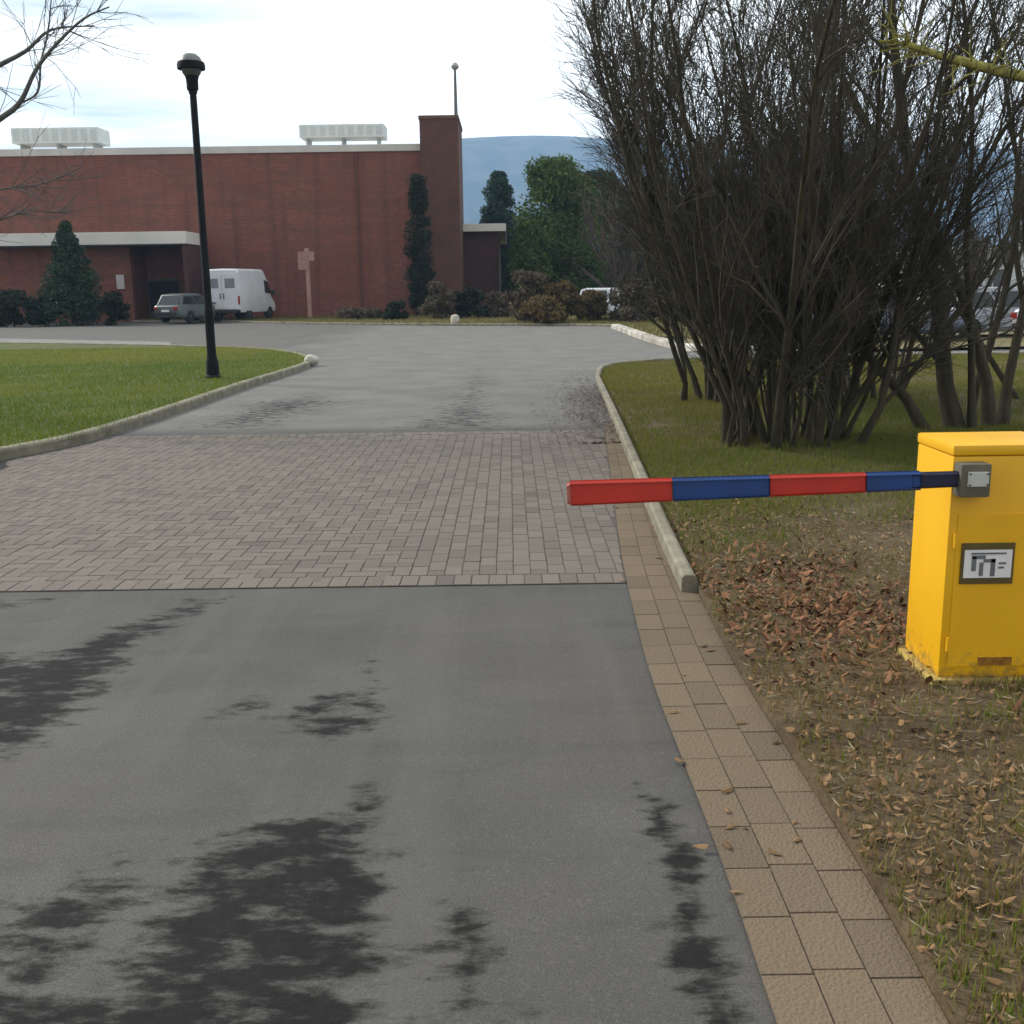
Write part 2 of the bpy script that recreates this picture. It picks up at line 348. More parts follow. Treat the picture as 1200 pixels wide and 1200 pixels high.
def grid(name, xs, ys, z, material, stain=True):
    X, Y = np.meshgrid(xs, ys); P = np.c_[X.ravel(), Y.ravel()]; nx, ny = len(xs), len(ys)
    V = np.c_[P, np.full(len(P), z)]
    i = (np.arange(ny-1)[:, None]*nx+np.arange(nx-1)[None, :]).ravel(); Fq = np.c_[i, i+1, i+nx+1, i+nx]
    return set_mesh(name, V, Fq, material, var=stain_at(P) if stain else None, attr='stain')
xs = np.r_[np.linspace(-120, -8, 15), np.arange(-7.7, -3, .15), np.arange(-3, 1.9, .045), np.linspace(2, 60, 16)]
ys = np.r_[[-8, -2, .8], np.arange(1.5, 7, .05), np.arange(7, 30, .18), np.linspace(30.2, 64.5, 16)]
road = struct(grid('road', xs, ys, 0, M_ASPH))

# ---- brick paved band and border (every brick a real little block)
def brick_field(cells, z0, z1, name, material, parent=None, rnd=.5):
    V, Fq, var = [], [], []
    for quad in cells:                       # four xy corners, counter-clockwise
        c = np.mean(quad, 0); n = len(V); dz = random.uniform(-.0012, .0012); v = random.random()**1.6*.62+(.38 if random.random() < .05 else 0)
        for p in quad: V.append((p[0], p[1], z0))
        for p in quad:
            q = c+(np.array(p)-c)*.985; V.append((q[0], q[1], z1+dz))
        Fq.append((n+4, n+5, n+6, n+7)); var.append(v)
        for i in range(4): j = (i+1) % 4; Fq.append((n+i, n+j, n+4+j, n+4+i)); var.append(v)
    return set_mesh(name, V, Fq, material, parent, var=var)
band_poly = [gxy(x, y) for x, y in ((-260, 690), (740, 690), (735, 640), (715, 560), (712, 508), (330, 507), (190, 510))]
band_poly = [band_poly[0], band_poly[1]] + band_poly[2:]
y0 = gxy(300, 690)[1]; y1 = gxy(500, 507)[1]
# the right side of the band follows the border strip / kerb, the left the lawn kerb
def vx(y, line):                              # x of a polyline at y
    L_ = np.array(line); o = np.argsort(L_[:, 1]); return float(np.interp(y, L_[o, 1], L_[o, 0]))
def strip_in(y):                              # left side of the brick border strip
    return vx(y, VL)-np.interp(y, [1.5, 2.3, 4.0, 5.9, 8.5, 13.5], [.40, .40, .40, .38, .32, .20])
def left_lim(y):
    return vx(y, LF)+.12 if y > LF[0][1] else -9.5
cells = []
bw, bl_ = .104, .208
def put(x0, ya, x1, yb):
    xr = min(strip_in((ya+yb)/2)-.006, 9); g = .003; ym = (ya+yb)/2
    x1 = min(x1, xr); x0 = max(x0, left_lim(ym))
    if x1-x0 < .03 or ym < y0+.215 or ym > y1-.22: return
    j = [random.uniform(-.0025, .0025) for _ in range(4)]
    cells.append([(x0+g+j[0], ya+g), (x1-g+j[1], ya+g), (x1-g+j[2], yb-g), (x0+g+j[3], yb-g)])
XS = -.62                                    # herringbone left of here, straight courses along the border to the right
for j in range(-1, int((y1-y0)/bw)+2):
    for n in range(-45, 45):
        xa = XS+(j+4*n)*bw; yb_ = y0+.215+j*bw
        if -9.5 < xa < XS+.3:
            if xa < XS: put(xa, yb_, min(xa+2*bw, XS), yb_+bw)
            if xa+3*bw < XS-.02: put(xa+3*bw, yb_, xa+4*bw, yb_+2*bw)
        elif -9.9 < xa <= -9.5 and xa+3*bw > -9.5: put(xa+3*bw, yb_, xa+4*bw, yb_+2*bw)
col_i = 0; x = XS
while x < 1.6:
    yy = y0+.215+(-bl_/2 if col_i % 2 else 0)
    while yy < y1:
        put(x, max(yy, y0+.212), x+bw, min(yy+bl_, y1)); yy += bl_
    x += bw; col_i += 1
for ya in (y0+.003, y1-.212):                 # a soldier course closes the band at both ends
    x = -9.5
    while x < strip_in(ya)-.03:
        x2 = min(x+bw, strip_in(ya)-.004)
        if x > left_lim(ya): cells.append([(x+.003, ya), (x2-.003, ya), (x2-.003, ya+.206), (x+.003, ya+.206)])
        x += bw
brick_field(cells, .003, .0075, 'paver_band', M_PAV); pv = bpy.data.objects['paver_band']; struct(pv)
jp = [(-9.5, y0), (strip_in(y0), y0)]+[(strip_in(y), y) for y in np.linspace(y0+.3, y1, 14)]
jp += [(left_lim(y1), y1)]+[(left_lim(y), y) for y in np.linspace(y1, LF[0][1], 12)]+[(-9.5, LF[0][1]-.1)]
struct(sheet('paver_joint', jp, .004, M_MORT))
# border strip: three columns of bricks along the curve
cells = []
Ls = [np.array((vx(y, VL), y)) for y in np.linspace(1.55, 13.2, 1270)]
Li = [np.array((strip_in(y), y)) for y in np.linspace(1.55, 13.2, 1270)]
for c in range(3):
    f0, f1 = c/3, (c+1)/3; k = int(random.random()*12); step = 27
    while k+step < 1269:
        A0 = Li[k]+(Ls[k]-Li[k])*f0; A1 = Li[k]+(Ls[k]-Li[k])*f1
        B0 = Li[k+step]+(Ls[k+step]-Li[k+step])*f0; B1 = Li[k+step]+(Ls[k+step]-Li[k+step])*f1
        ce = (A0+A1+B0+B1)/4
        cells.append([tuple(ce+(p-ce)*np.array((.978, .986))) for p in (A0, A1, B1, B0)]); k += step
struct(brick_field(cells, .006, .0125, 'brick_border', M_BORD))
struct(sheet('border_joint', [tuple(p) for p in Li[::40]]+[tuple(p) for p in Ls[::40]][::-1], .008, M_MORT))

# ---- kerbs
def kerb(name, line, w, h, side, seg=1.6, material=M_KERB, z0=-.02):
    L_ = [np.array(p[:2]) for p in line]; d = np.r_[0, np.cumsum([np.hypot(*(b-a)) for a, b in zip(L_, L_[1:])])]
    A = np.array(L_); mb = MB()
    def pt(s): return np.array((np.interp(s, d, A[:, 0]), np.interp(s, d, A[:, 1])))
    s = 0
    while s < d[-1]-.05:
        e = min(s+seg, d[-1]); rings = []
        for t in np.linspace(s+.004, e-.004, 5):
            p = pt(t); tg = pt(min(t+.05, d[-1]))-pt(max(t-.05, 0)); tg /= np.hypot(*tg)+1e-9
            n = np.array((-tg[1], tg[0]))*side
            prof = [(0, z0), (.0, h-.03), (.012, h-.008), (.03, h), (w-.015, h), (w, h-.015), (w, z0)]
            rings.append([(p[0]+n[0]*a, p[1]+n[1]*a, z) for a, z in prof])
        mb.loft(rings); s = e
    return struct(mb.build(name, material))
kerb('lawn_kerb', LF+LB[1:], .15, .12, 1)
KV = [p for p in VL if p[1] > gxy(822, 700)[1]]
kerb('verge_kerb', KV+VB[1:], .09, .11, 1)
kerb('street_kerb', smooth_line(far_edge, 6), .15, .10, 1, 2.5)
isl = smooth_line([gxy(x, y) for x, y in ((716, 384.5), (735, 392), (760, 401), (790, 409), (830, 413), (900, 415))], 6)
kerb('island_kerb', isl, .35, .16, 1, 2.0, mat('white_kerb', (.60, .57, .50), .85, (.26, .24, .20), scale=1.1))

# ---- raised islands
lawn_poly = [tuple(p) for p in LF]+[tuple(p) for p in LB[1:]]+[(-60, LB[-1][1]+6), (-60, 9)]
struct(sheet('lawn', lawn_poly, .09, M_LAWNS))
verge_poly = [tuple(p) for p in VL]+[tuple(p) for p in VB[1:]]+[(40, VB[-1][1]), (40, -2), (2.5, -2)]
struct(sheet('verge', verge_poly, .055, M_SOIL, .1))
fe = smooth_line(far_edge, 6)
struct(sheet('street_verge', [tuple(p) for p in fe]+[tuple(p) for p in isl[1:]]+[(60, isl[-1][1]+4), (60, 110), (-120, 110), (-120, fe[0][1])], .07, M_TAN))
# concrete path behind the lawn on the left
pth = [gxy(x, y) for x, y in ((-300, 404), (0, 403), (200, 404.5), (200, 401), (0, 397), (-300, 397))]
struct(sheet('path', pth, .012, M_CONC))

# ------------------------------------------------------------------ grass and litter (uncountable stuff)
def blades(name, P, z, h, w, material, var, label, lean=.5):
    n = len(P); a = RNG.uniform(0, 6.283, n); b = RNG.uniform(0, 6.283, n)
    h = h*RNG.uniform(.5, 1.3, n); dx = np.c_[np.cos(a), np.sin(a)]*(w/2); ln = np.c_[np.cos(b), np.sin(b)]*(h*RNG.uniform(0, lean, n))[:, None]
    V = np.empty((n, 3, 3)); zz = z if np.ndim(z) else np.full(n, z)
    V[:, 0, :2] = P-dx; V[:, 1, :2] = P+dx; V[:, 0, 2] = V[:, 1, 2] = zz-.01
    V[:, 2, :2] = P+ln; V[:, 2, 2] = zz+h
    Fq = np.arange(n*3).reshape(n, 3)
    return tag(set_mesh(name, V.reshape(-1, 3), Fq, material, var=np.clip(var, 0, 1)), label, 'grass', None, 'stuff')
# left lawn: density follows nearness
def scatter(poly, n, bx, power=1.):
    P = np.c_[RNG.uniform(bx[0], bx[1], n), bx[2]+(bx[3]-bx[2])*RNG.uniform(0, 1, n)**power]
    return P[in_poly(P, poly)]
P = scatter(lawn_poly, 210000, (-17, -3.2, 9.4, 31), 1.5)
blades('lawn_grass', P, .09, .055, .012, M_GRASS, .32+.5*lownoise(P, .6)+RNG.normal(0, .22, len(P))+np.clip((P[:, 1]-20)/12, 0, .5), 'short green lawn grass inside the curved kerb on the left')
P = scatter(verge_poly, 380000, (1.0, 12, 1.5, 25), 1.35)
dryness = np.interp(P[:, 1], [2, 5.5, 7.5, 9.5, 12, 16, 24], [.95, .85, .62, .40, .35, .48, .62])
keep = RNG.uniform(0, 1, len(P)) < np.interp(P[:, 1], [2, 5, 7, 9], [.8, .8, .9, 1])*np.clip(.75+.6*lownoise(P, 1.3), .1, 1)
P, dryness = P[keep], dryness[keep]
blades('verge_grass', P, .055, .05, .009, M_DRY, dryness+.28*lownoise(P, .9)+RNG.normal(0, .22, len(P)), 'patchy green and straw coloured grass on the verge right of the kerb', .9)
gp = P[(P[:, 1] > 7.2) | (lownoise(P, 1.5)+RNG.normal(0, .15, len(P)) > .06) | (np.hypot(P[:, 0]-2.6, P[:, 1]-4.2) < .55)]; gp = gp+RNG.normal(0, .05, gp.shape); gp = gp[in_poly(gp, verge_poly)]
blades('verge_turf', gp, .055, .045, .010, M_GRASS, .55+.5*lownoise(gp, .7)+RNG.normal(0, .2, len(gp)), 'greener turf along the kerb under the bare shrubs')
P = scatter([tuple(p) for p in fe]+[tuple(p) for p in isl]+[(20, 60), (20, 64), (-20, 66)], 60000, (-22, 14, 32, 66))
blades('strip_grass', P, .07, .12, .05, mat('strip_blade', (.23, .19, .075), .85, (.14, .135, .045), var=True, trans=.3), .5+.5*lownoise(P, .3)+RNG.normal(0, .2, len(P)), 'tan grass strip along the far side of the street')

def leaves(name, P, z, size, material, label, cat='leaves', aspect=.6, tilt=.45, lift=.03):
    n = len(P); s = size*RNG.uniform(.5, 1.35, n); a = RNG.uniform(0, 6.283, n)
    u = np.c_[np.cos(a), np.sin(a), RNG.normal(0, tilt, n)]; v = np.c_[-np.sin(a), np.cos(a), RNG.normal(0, tilt, n)]*aspect
    c = np.c_[P, np.full(n, z)+RNG.uniform(.003, lift, n)]
    V = np.empty((n, 6, 3))
    for k, (x, y, zz) in enumerate(((-.5, 0, .1), (-.15, -.42, 0), (.28, -.3, .05), (.6, 0, .14), (.28, .3, .05), (-.15, .42, 0))):
        V[:, k] = c+(u*x+v*y)*s[:, None]+np.array((0, 0, 1))*(zz*s)[:, None]
    V[:, :, 2] = np.maximum(V[:, :, 2], z+.003)
    b = np.arange(n)*6; Fq = np.r_[np.c_[b, b+1, b+2, b+3], np.c_[b, b+3, b+4, b+5]]
    va = RNG.uniform(0, 1, n)
    return tag(set_mesh(name, V.reshape(-1, 3), Fq, material, var=np.r_[va, va]), label, cat, None, 'stuff')
P = scatter(verge_poly, 52000, (1.0, 5.5, 1.5, 9.0), 1.0); P = P[RNG.uniform(0, 1, len(P)) < np.clip(.40+.6*lownoise(P, 1.1), .06, 1)*np.interp(P[:, 1], [2, 6, 9], [.8, .9, .25])]
leaves('leaf_litter', P, .055, .030, M_LEAF, 'brown leaf litter over the bare verge soil')
pc = np.array(gxy(945, 722)); P = pc+RNG.normal(0, 1, (1300, 2))*np.array((.30, .60)); P = P[in_poly(P, verge_poly)]
leaves('leaf_pile', P, .06, .040, mat('rust_leaf', (.27, .130, .062), .8, (.085, .038, .020), var=True), 'rust coloured drift of fallen leaves between kerb and yellow cabinet', tilt=.6)
P = scatter(verge_poly, 9000, (1.0, 5.5, 1.5, 7.5)); leaves('dead_straw', P, .055, .036, M_STRAW, 'pale dead straw bits on the verge soil', 'straw', .12, .3)
n_ = 2600; yy_ = np.clip(RNG.normal(15.3, 2.3, n_), 11.5, 22); P = np.c_[np.array([vx(y, VL) for y in yy_])-.05-np.abs(RNG.normal(0, .38, n_)), yy_]
leaves('road_leaves', P, .004, .04, mat('dark_leaf', (.13, .095, .078), .8, (.07, .052, .045), var=True), 'dark brown leaves drifted on the road against the right kerb', tilt=.12)
P = np.array([gxy(x, y) for x, y in zip(RNG.uniform(680, 940, 60), RNG.uniform(560, 1150, 60))]); P = P[[abs(p[0]-vx(p[1], VL)) < .45 for p in P]]
leaves('border_leaves', P, .0125, .04, M_LEAF, 'few small fallen leaves on the brick border', tilt=.12, lift=.006)

# ------------------------------------------------------------------ barrier gate
p0 = G(1098, 801, .05); CX, CY = p0.x, p0.y
GW, GD, GH = .45, .38, 1.0
gate = empty('barrier_gate', (CX, CY, .055), 0, 'yellow barrier cabinet with a short red and blue striped arm on the leafy verge', 'barrier gate')
b = MB()
b.b2((0, 0, .02), (GW, GD, GH-.045), .012); b.build('cabinet', M_YEL, gate, True)
b = MB(); b.b2((-.004, -.004, GH-.044), (GW+.004, GD+.004, GH), .012); b.build('lid', M_YEL, gate, True)
b = MB(); b.b2((-.035, -.03, -.05), (GW+.035, GD+.03, .022), .01); b.build('base_plinth', mat('plinth_concrete', (.50, .37, .10), .9, (.30, .22, .08), scale=8, bump=.4), gate)
b = MB(); b.b2((.035, -.006, .07), (GW-.035, .004, GH-.28), .003); dr = b.build('access_door', M_YEL, gate)
for hz in (.14, .58):
    b = MB(); b.cyl((.028, -.010, hz), (.028, -.010, hz+.06), .008, n=10); b.build('hinge', M_YEL, dr, True)
b = MB(); b.cyl((GW-.07, -.012, .42), (GW-.07, -.004, .42), .014); b.build('lock', M_STEELD, dr)
b = MB(); b.b2((.004, -.075, GH-.20), (.125, -.001, GH-.065), .01); hz = b.build('arm_bracket', mat('bracket_grey', (.13, .12, .085), .6, (.09, .08, .06), scale=10), gate, True)
b = MB(); b.b2((.030, -.085, GH-.155), (.112, -.074, GH-.095), .004); b.build('cover_plate', mat('cover_plate_grey', (.50, .50, .47), .5, (.42, .42, .40), scale=15), hz)
for dx in (.036, .106):
    for dz in (-.147, -.103):
        b = MB(); b.cyl((dx, -.089, GH+dz), (dx, -.084, GH+dz), .004, n=8); b.build('screw', M_STEELD, hz)
# notice plate
sx, sz = .068, .45
b = MB(); b.b2((sx-.012, -.014, sz-.022), (sx+.205, -.007, sz+.150), .003); pl = b.build('sign_plate', mat('sign_backing', (.12, .085, .025), .6, (.09, .065, .02)), gate)
b = MB(); b.b2((sx, -.017, sz+.005), (sx+.193, -.0135, sz+.122)); b.build('sign_face', M_WHITE, pl)
b = MB()
for x0, x1, z0, z1 in ((.030, .048, .035, .095), (.030, .085, .085, .100), (.062, .078, .014, .070), (.108, .126, .012, .085), (.078, .126, .070, .084), (.140, .170, .062, .070), (.140, .162, .044, .052), (.026, .168, .104, .111)):
    b.b2((sx+x0, -.0195, sz+z0), (sx+x1, -.0165, sz+z1))
b.build('sign_marking', M_INK, pl)
b = MB(); b.b2((.16, -.009, .075), (.30, -.005, .11)); b.build('rust_patch', mat('rust', (.20, .075, .015), .9, (.30, .15, .02), scale=40), gate)
# arm: from the bracket to the left, its tip swung slightly towards the camera
hx = Vector((.03, -.045, GH-.128))
tipw = CAMP+ray(668, 578)*(4.36/ray(668, 578).dot(fw)); tip = tipw-Vector((CX, CY, .055))
dirv = (tip-hx); AL = dirv.length; dirv.normalize(); side = Vector((0, 0, 1)); side = (side-dirv*side.dot(dirv)).normalized(); thk = dirv.cross(side)
def arm_seg(mb, s0, s1, h0, h1, t):
    r = []
    for s, h in ((s0, h0), (s1, h1)):
        c = hx+dirv*s; k = .010; ring = []
        for a, bb in ((-1, -1), (1, -1), (1, 1), (-1, 1)):
            for da, db in (((k if a < 0 else -k) if (a*bb > 0) else 0, (k if bb < 0 else -k) if (a*bb < 0) else 0), ((k if a < 0 else -k) if (a*bb < 0) else 0, (k if bb < 0 else -k) if (a*bb > 0) else 0)):
                p = c+thk*(a*t/2+da)+side*(bb*h/2+db); ring.append(tuple(p))
        r.append(ring)
    mb.loft(r)
b = MB(); arm_seg(b, -.02, .20, .062, .066, .034); arm = b.build('arm', mat('arm_dark_blue', (.018, .022, .055), .5, (.03, .022, .05), scale=8), gate)
cuts = [.19, .48*AL*0+.42+.0, 0, 0, AL]
frac = [.13, .245, .487, .735, 1.0]
for i, (nm, m_) in enumerate((('blue_band', M_BLUE), ('red_band', M_RED), ('blue_band', M_BLUE), ('red_band', M_RED))):
    b = MB(); s0, s1 = frac[i]*AL, frac[i+1]*AL
    if i == 0: s0 = .17
    h = lambda s: .072+.030*(s/AL)
    arm_seg(b, s0+.0015, s1-.0015, h(s0), h(s1), .042); b.build(nm, m_, arm)
b = MB(); arm_seg(b, AL, AL+.012, .09, .086, .038); b.build('end_cap', mat('red_cap', (.62, .22, .17), .6, (.55, .18, .14)), arm)

# ------------------------------------------------------------------ lamp post
lp = G(250, 443, .09)
hd = W(222, 80, lp.y); LH = hd.z-.09
post = empty('street_lamp', (lp.x, lp.y, .09), 0, 'black lamp post with a flat round cap standing on the left lawn', 'street lamp')
b = MB(); b.lathe([(.15, 0), (.15, .04), (.12, .06), (.115, .30), (.095, .36), (.09, .40), (.085, .45)]); b.build('base', M_POST, post, True)
b = MB(); b.lathe([(.083, .45), (.080, 1.2), (.077, 1.24), (.072, 1.26), (.060, LH-.46), (.055, LH-.44)]); b.build('pole', M_POST, post, True)
b = MB(); b.lathe([(.055, LH-.44), (.075, LH-.42), (.075, LH-.38), (.10, LH-.36), (.105, LH-.20), (.12, LH-.13)]); b.build('collar', M_POST, post, True)
b = MB(); b.lathe([(.125, LH-.13), (.16, LH-.08), (.17, LH-.03), (.17, LH-.02)]); b.build('lens', mat('smoked_lens', (.09, .095, .09), .3, (.07, .075, .07)), post, True)
b = MB(); b.lathe([(.17, LH-.025), (.24, LH-.02), (.245, LH+.05), (.23, LH+.10)]); b.build('cap', M_POST, post, True)
b = MB(); b.lathe([(.20, LH+.10), (.17, LH+.18), (.10, LH+.235), (.03, LH+.25)]); b.build('dome', mat('grey_dome', (.20, .21, .20), .5, (.16, .17, .16)), post, True)
# pale stone at the tip of the lawn
st = G(365, 429, 0)
bm = bmesh.new(); bmesh.ops.create_icosphere(bm, subdivisions=3, radius=.16)
for v in bm.verts: v.co *= 1+.18*math.sin(v.co.x*17+v.co.y*11)*math.cos(v.co.z*13); v.co.z = max(v.co.z*.8, -.1)+.1
me = bpy.data.meshes.new('marker_stone'); bm.to_mesh(me); bm.free(); me.materials.append(M_STONE); o = bpy.data.objects.new('marker_stone', me); COL.objects.link(o); o.location = (st.x, st.y, .03)
for p in me.polygons: p.use_smooth = True
tag(o, 'pale rounded stone at the kerb tip of the left lawn', 'stone')
st2 = G(533, 381, 0)
b = MB(); b.lathe([(.20, 0), (.20, .25), (.16, .36), (.05, .40)], (0, 0, 0), 14); o = b.build('marker_block', M_STONE, None, True); o.location = (st2.x, st2.y+.4, .06)
tag(o, 'small pale marker block on the far kerb below the chimney tower', 'marker block')

# ------------------------------------------------------------------ brick building
MY = 64.0
xl, xr_ = -62.0, W(497, 300, MY).x
ztop = W(400, 177, MY).z
bld = empty('brick_building', ((xl+xr_)/2, MY, 0), 0, 'long red brick building with a flat roof, corner chimney tower and low front wing', 'building')
ox = Vector(bld.location)
def bbox(mb, lo, hi, bev=0.): return mb.b2([a-b_ for a, b_ in zip(lo, ox)], [a-b_ for a, b_ in zip(hi, ox)], bev)
b = bbox(MB(), (xl, MY, -.1), (xr_, MY+26, ztop)); b.build('wall', M_BRICK, bld)
b = MB(); bbox(b, (xl-.1, MY-.10, ztop-.05), (xr_-.003, MY+26, ztop+.34), .02); b.build('coping', M_COPE, bld)
tz = W(517, 135, MY-.8).z; tx0, tx1 = W(496, 300, MY-.8).x, W(540, 300, MY-.8).x
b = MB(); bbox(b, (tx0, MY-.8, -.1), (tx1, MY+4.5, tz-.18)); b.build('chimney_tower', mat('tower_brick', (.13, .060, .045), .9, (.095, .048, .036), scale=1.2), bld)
b = MB(); bbox(b, (tx0-.05, MY-.85, tz-.18), (tx1+.05, MY+4.55, tz)); bbox(b, (tx0+.25, MY-.5, tz), (tx1-.25, MY+4.2, tz+.03)); b.build('tower_cap', mat('tower_cap_brick', (.17, .095, .06), .9, (.12, .07, .045)), bld)
mx_ = W(534, 120, MY+1).x; mz = W(534, 82, MY+1).z
b = MB(); b.cyl((mx_-ox.x, 1, tz), (mx_-ox.x, 1, mz), .11, .07, 8); ms = b.build('mast', mat('mast_grey', (.16, .16, .165), .6, (.13, .13, .135)), bld, True)
b = MB(); b.lathe([(.07, 0), (.20, .08), (.24, .2), (.14, .36), (.02, .42)], (mx_-ox.x, 1, mz)); b.build('finial', M_GREY, ms, True)
b = MB(); b.cyl((mx_-ox.x, 1, tz+.06), (mx_-ox.x, 1, tz+.001), .2, n=10); b.build('mast_foot', M_STEELD, ms)
# low wing in front on the left
wy = MY-4.2; wx1 = W(219, 300, wy).x; wz1 = W(100, 272.5, wy).z; wz0 = W(100, 287, wy).z
b = bbox(MB(), (xl, wy+1.5, -.1), (W(152, 300, wy+1.5).x, MY-.003, wz0-.02)); b.build('wing_wall', M_BRICK, bld)
b = bbox(MB(), (xl-.1, wy, wz0), (wx1, MY-.003, wz1), .02); cn = b.build('wing_roof', M_FASC, bld)
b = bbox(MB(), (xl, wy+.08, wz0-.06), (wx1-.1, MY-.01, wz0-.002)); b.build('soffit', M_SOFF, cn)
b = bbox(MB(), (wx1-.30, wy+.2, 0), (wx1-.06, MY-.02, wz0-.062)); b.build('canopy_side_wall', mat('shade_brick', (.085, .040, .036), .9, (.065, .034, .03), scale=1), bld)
a0 = W(172, 330, MY).x; b = bbox(MB(), (a0, MY-.05, 0), (a0+2.0, MY-.004, 2.4)); dd = b.build('entrance_door', M_SOFF, bld)
b = bbox(MB(), (a0+.12, MY-.062, .5), (a0+1.88, MY-.048, 2.25)); b.build('pane', M_GLASS, dd)
wl = W(141, 330, wy+1.4)
b = bbox(MB(), (wl.x-.22, wy+1.36, wl.z-.42), (wl.x+.22, wy+1.49, wl.z+.38), .03); b.build('wall_notice', M_COPE, bld)
# low wing to the right of the tower
ry = MY+3.5; rx0, rx1 = tx1+.003, W(593, 270, ry-.6).x; rz1 = W(570, 262, ry-.6).z
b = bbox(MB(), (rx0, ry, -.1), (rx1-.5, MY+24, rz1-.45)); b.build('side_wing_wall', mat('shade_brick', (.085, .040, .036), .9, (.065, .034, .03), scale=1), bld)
b = bbox(MB(), (rx0, ry-.6, rz1-.45), (rx1, MY+24, rz1), .02); b.build('side_wing_roof', M_FASC, bld)
# roof units
for xa, xb, ya, yb in ((350, 450, 146, 160), (12, 116, 150, 167)):
    uy = MY+12; a = W(xa, ya, uy); c = W(xb, yb, uy); zr = ztop+.34
    b = MB(); bbox(b, (a.x, uy, c.z), (c.x, uy+2.2, a.z), .04)
    n = 9
    u = b.build('roof_unit', M_UNIT, bld)
    b = MB()
    for i in range(n):
        xx = a.x+(c.x-a.x)*(i+.5)/n; bbox(b, (xx-.2, uy-.03, c.z+.12), (xx+.2, uy+.01, a.z-.12))
    b.build('louvre', mat('louvre_paint', (.50, .54, .52), .6, (.45, .49, .47)), u)
    for i in (0.08, .5, .92):
        xx = a.x+(c.x-a.x)*i; b = bbox(MB(), (xx-.06, uy+.3, zr), (xx+.06, uy+1.8, c.z)); b.build('unit_leg', M_GREY, u)
# downpipe on the main wall
b = MB(); xx = W(420, 250, MY).x
b.cyl((xx-ox.x, -.09, .1), (xx-ox.x, -.09, ztop-.06), .06, n=8); b.build('downpipe', mat('downpipe_paint', (.14, .06, .045), .6, (.12, .05, .04)), bld)

# signpost against the brick wall
sy = MY-2.2; s0 = W(363, 362, sy); s1 = W(363, 291, sy)
sp = empty('signpost', (s0.x, sy, .07), 0, 'pinkish timber signpost with a small board in front of the brick wall', 'signpost')
b = MB(); b.b2((-.11, -.11, -.1), (.11, .11, s1.z-.35), .02); b.build('post', M_SIGNP, sp)
b = MB(); b.b2((-.50, -.17, s1.z-1.25), (.12, -.113, s1.z-.25), .02); b.build('board', mat('sign_board', (.36, .21, .18), .8, (.30, .17, .15)), sp)
b = MB(); b.b2((-.13, -.13, s1.z-.35), (.13, .13, s1.z-.07), .03); b.build('post_cap', M_SIGNP, sp)
b = MB(); b.b2((.12, -.15, s1.z-.75), (.42, -.09, s1.z-.25), .02); b.build('small_board', M_SIGNP, sp)

